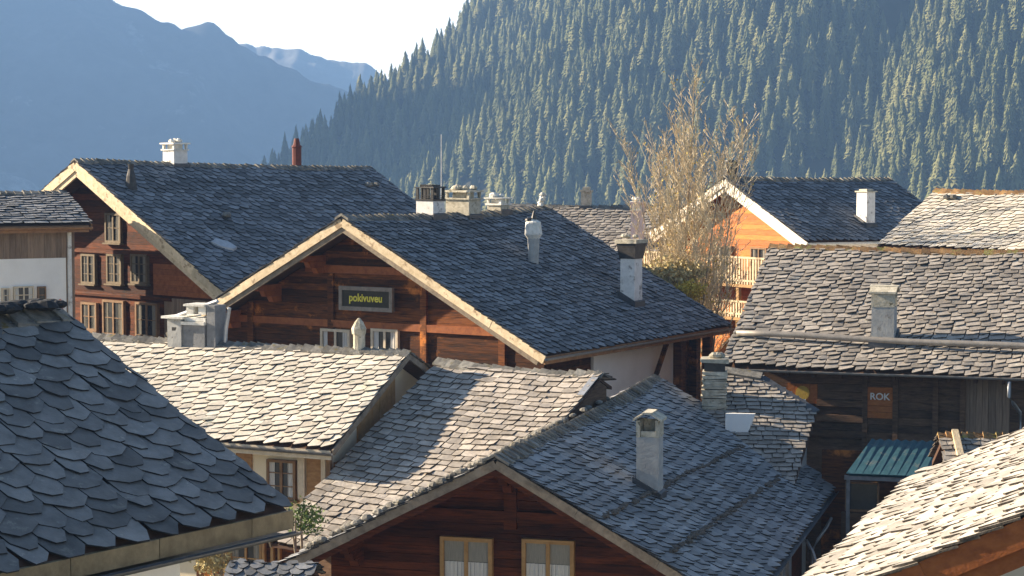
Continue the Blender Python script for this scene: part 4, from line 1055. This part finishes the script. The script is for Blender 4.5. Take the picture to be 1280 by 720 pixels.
for t in [q for q in trees if id(q) in near]:
    o=bpy.data.objects.new('spruce_tree',vmesh[t[6]]); C.objects.link(o)
    o.location=t[:3]; wd=t[3]*(.85+.55*t[5]*t[5]+.1*math.sin(t[4])); o.scale=(wd,wd,t[3]); o.rotation_euler=(0,0,t[4])
    tag(o,'tall slender spruce among many alike on the forested hillside','spruce','spruces on the forested hillside')
rest=[q for q in trees if id(q) not in near]
VV=[];FF=[];TT=[];off=0
vn=[np.array(mb.v) for mb in variants]; fn=[np.array([f for f in mb.f if len(f)==3]) for mb in variants]
for t in rest:
    v=vn[t[6]]; c,s=math.cos(t[4]),math.sin(t[4]); q=np.empty_like(v)
    wd=t[3]*(.85+.55*t[5]*t[5]+.1*math.sin(t[4])); q[:,0]=(v[:,0]*c-v[:,1]*s)*wd+t[0]; q[:,1]=(v[:,0]*s+v[:,1]*c)*wd+t[1]; q[:,2]=v[:,2]*t[3]+t[2]
    VV.append(q); FF.append(fn[t[6]]+off); TT.append(np.full(len(v),t[5])); off+=len(v)
VV=np.concatenate(VV); FF=np.concatenate(FF); TT=np.concatenate(TT)
me=bpy.data.meshes.new('spruce_forest'); me.vertices.add(len(VV)); me.vertices.foreach_set('co',VV.ravel()); me.loops.add(len(FF)*3); me.loops.foreach_set('vertex_index',FF.ravel().astype(np.int32))
me.polygons.add(len(FF)); me.polygons.foreach_set('loop_start',np.arange(0,len(FF)*3,3,dtype=np.int32)); me.polygons.foreach_set('loop_total',np.full(len(FF),3,dtype=np.int32))
at=me.attributes.new('tint','FLOAT','POINT'); at.data.foreach_set('value',TT.astype(np.float32)); me.materials.append(M['conifer_mass']); me.update(calc_edges=True)
fo=bpy.data.objects.new('spruce_forest',me); C.objects.link(fo); tag(fo,'dense spruce forest covering the hillside','forest',None,'stuff')
print('trees',len(trees),'faces',len(FF))

# ------------------------------------------------------------------ haze, sky, sun, camera
HZ=dict(density=3.9e-4,color=(.19,.34,.61),aniso=.1)
mb=MB(); mb.box(-2600,2600,-450,4300,-85,400)
hz=mb.build('haze',bpy.data.materials.new('valley haze')); hz['kind']='stuff'; hz['label']='pale blue haze filling the valley air'; hz['category']='haze'
hm=hz.data.materials[0]; hm.use_nodes=True; nt=hm.node_tree; nt.nodes.clear()
out=nt.nodes.new('ShaderNodeOutputMaterial'); vol=nt.nodes.new('ShaderNodeVolumePrincipled'); nt.links.new(vol.outputs[0],out.inputs['Volume'])
vol.inputs['Color'].default_value=(*HZ['color'],1); vol.inputs['Density'].default_value=HZ['density']; vol.inputs['Anisotropy'].default_value=HZ['aniso']

SD=Vector((-.90,.24,.37)).normalized()
sc=bpy.context.scene
w=bpy.data.worlds.new('World'); sc.world=w; w.use_nodes=True; nt=w.node_tree
bg=nt.nodes['Background']; sky=nt.nodes.new('ShaderNodeTexSky'); sky.sky_type='NISHITA'; sky.sun_disc=False
sky.sun_elevation=math.asin(SD.z); sky.sun_rotation=math.atan2(SD.x,SD.y)%(2*PI); sky.altitude=1000; sky.air_density=1.0; sky.dust_density=1.5; sky.ozone_density=1.0
tc=nt.nodes.new('ShaderNodeTexCoord'); dp=nt.nodes.new('ShaderNodeVectorMath'); dp.operation='DOT_PRODUCT'; nt.links.new(tc.outputs['Generated'],dp.inputs[0]); dp.inputs[1].default_value=Vector((-.15,.985,.07)).normalized()
mr=nt.nodes.new('ShaderNodeMapRange'); mr.interpolation_type='SMOOTHSTEP'; nt.links.new(dp.outputs['Value'],mr.inputs['Value']); mr.inputs['From Min'].default_value=.89; mr.inputs['From Max'].default_value=.98; mr.inputs['To Max'].default_value=1
veil=nt.nodes.new('ShaderNodeMix'); veil.data_type='RGBA'; veil.blend_type='ADD'; nt.links.new(mr.outputs[0],veil.inputs['Factor']); nt.links.new(sky.outputs[0],veil.inputs['A']); veil.inputs['B'].default_value=(22,21,19,1)   # thin bright cloud low over the valley mouth
nt.links.new(veil.outputs['Result'],bg.inputs[0]); bg.inputs[1].default_value=.047
su=bpy.data.lights.new('sun','SUN'); su.energy=5.0; su.angle=math.radians(.5); su.color=(1,.83,.62)
so=bpy.data.objects.new('sun',su); C.objects.link(so); so.rotation_euler=SD.to_track_quat('Z','Y').to_euler(); so.location=(-30,20,60)
cam=bpy.data.cameras.new('camera'); cam.sensor_width=36; cam.lens=36*F; cam.clip_end=12000; cam.clip_start=.5
co=bpy.data.objects.new('camera',cam); C.objects.link(co); co.location=(0,0,CZ); co.rotation_euler=(PI/2-TH,0,0); sc.camera=co
sc.view_settings.view_transform='Standard'; sc.view_settings.look='None'; sc.view_settings.gamma=1; sc.view_settings.use_curve_mapping=False
sc.view_settings.exposure=1.98
sc.cycles.volume_bounces=1; sc.cycles.max_bounces=6
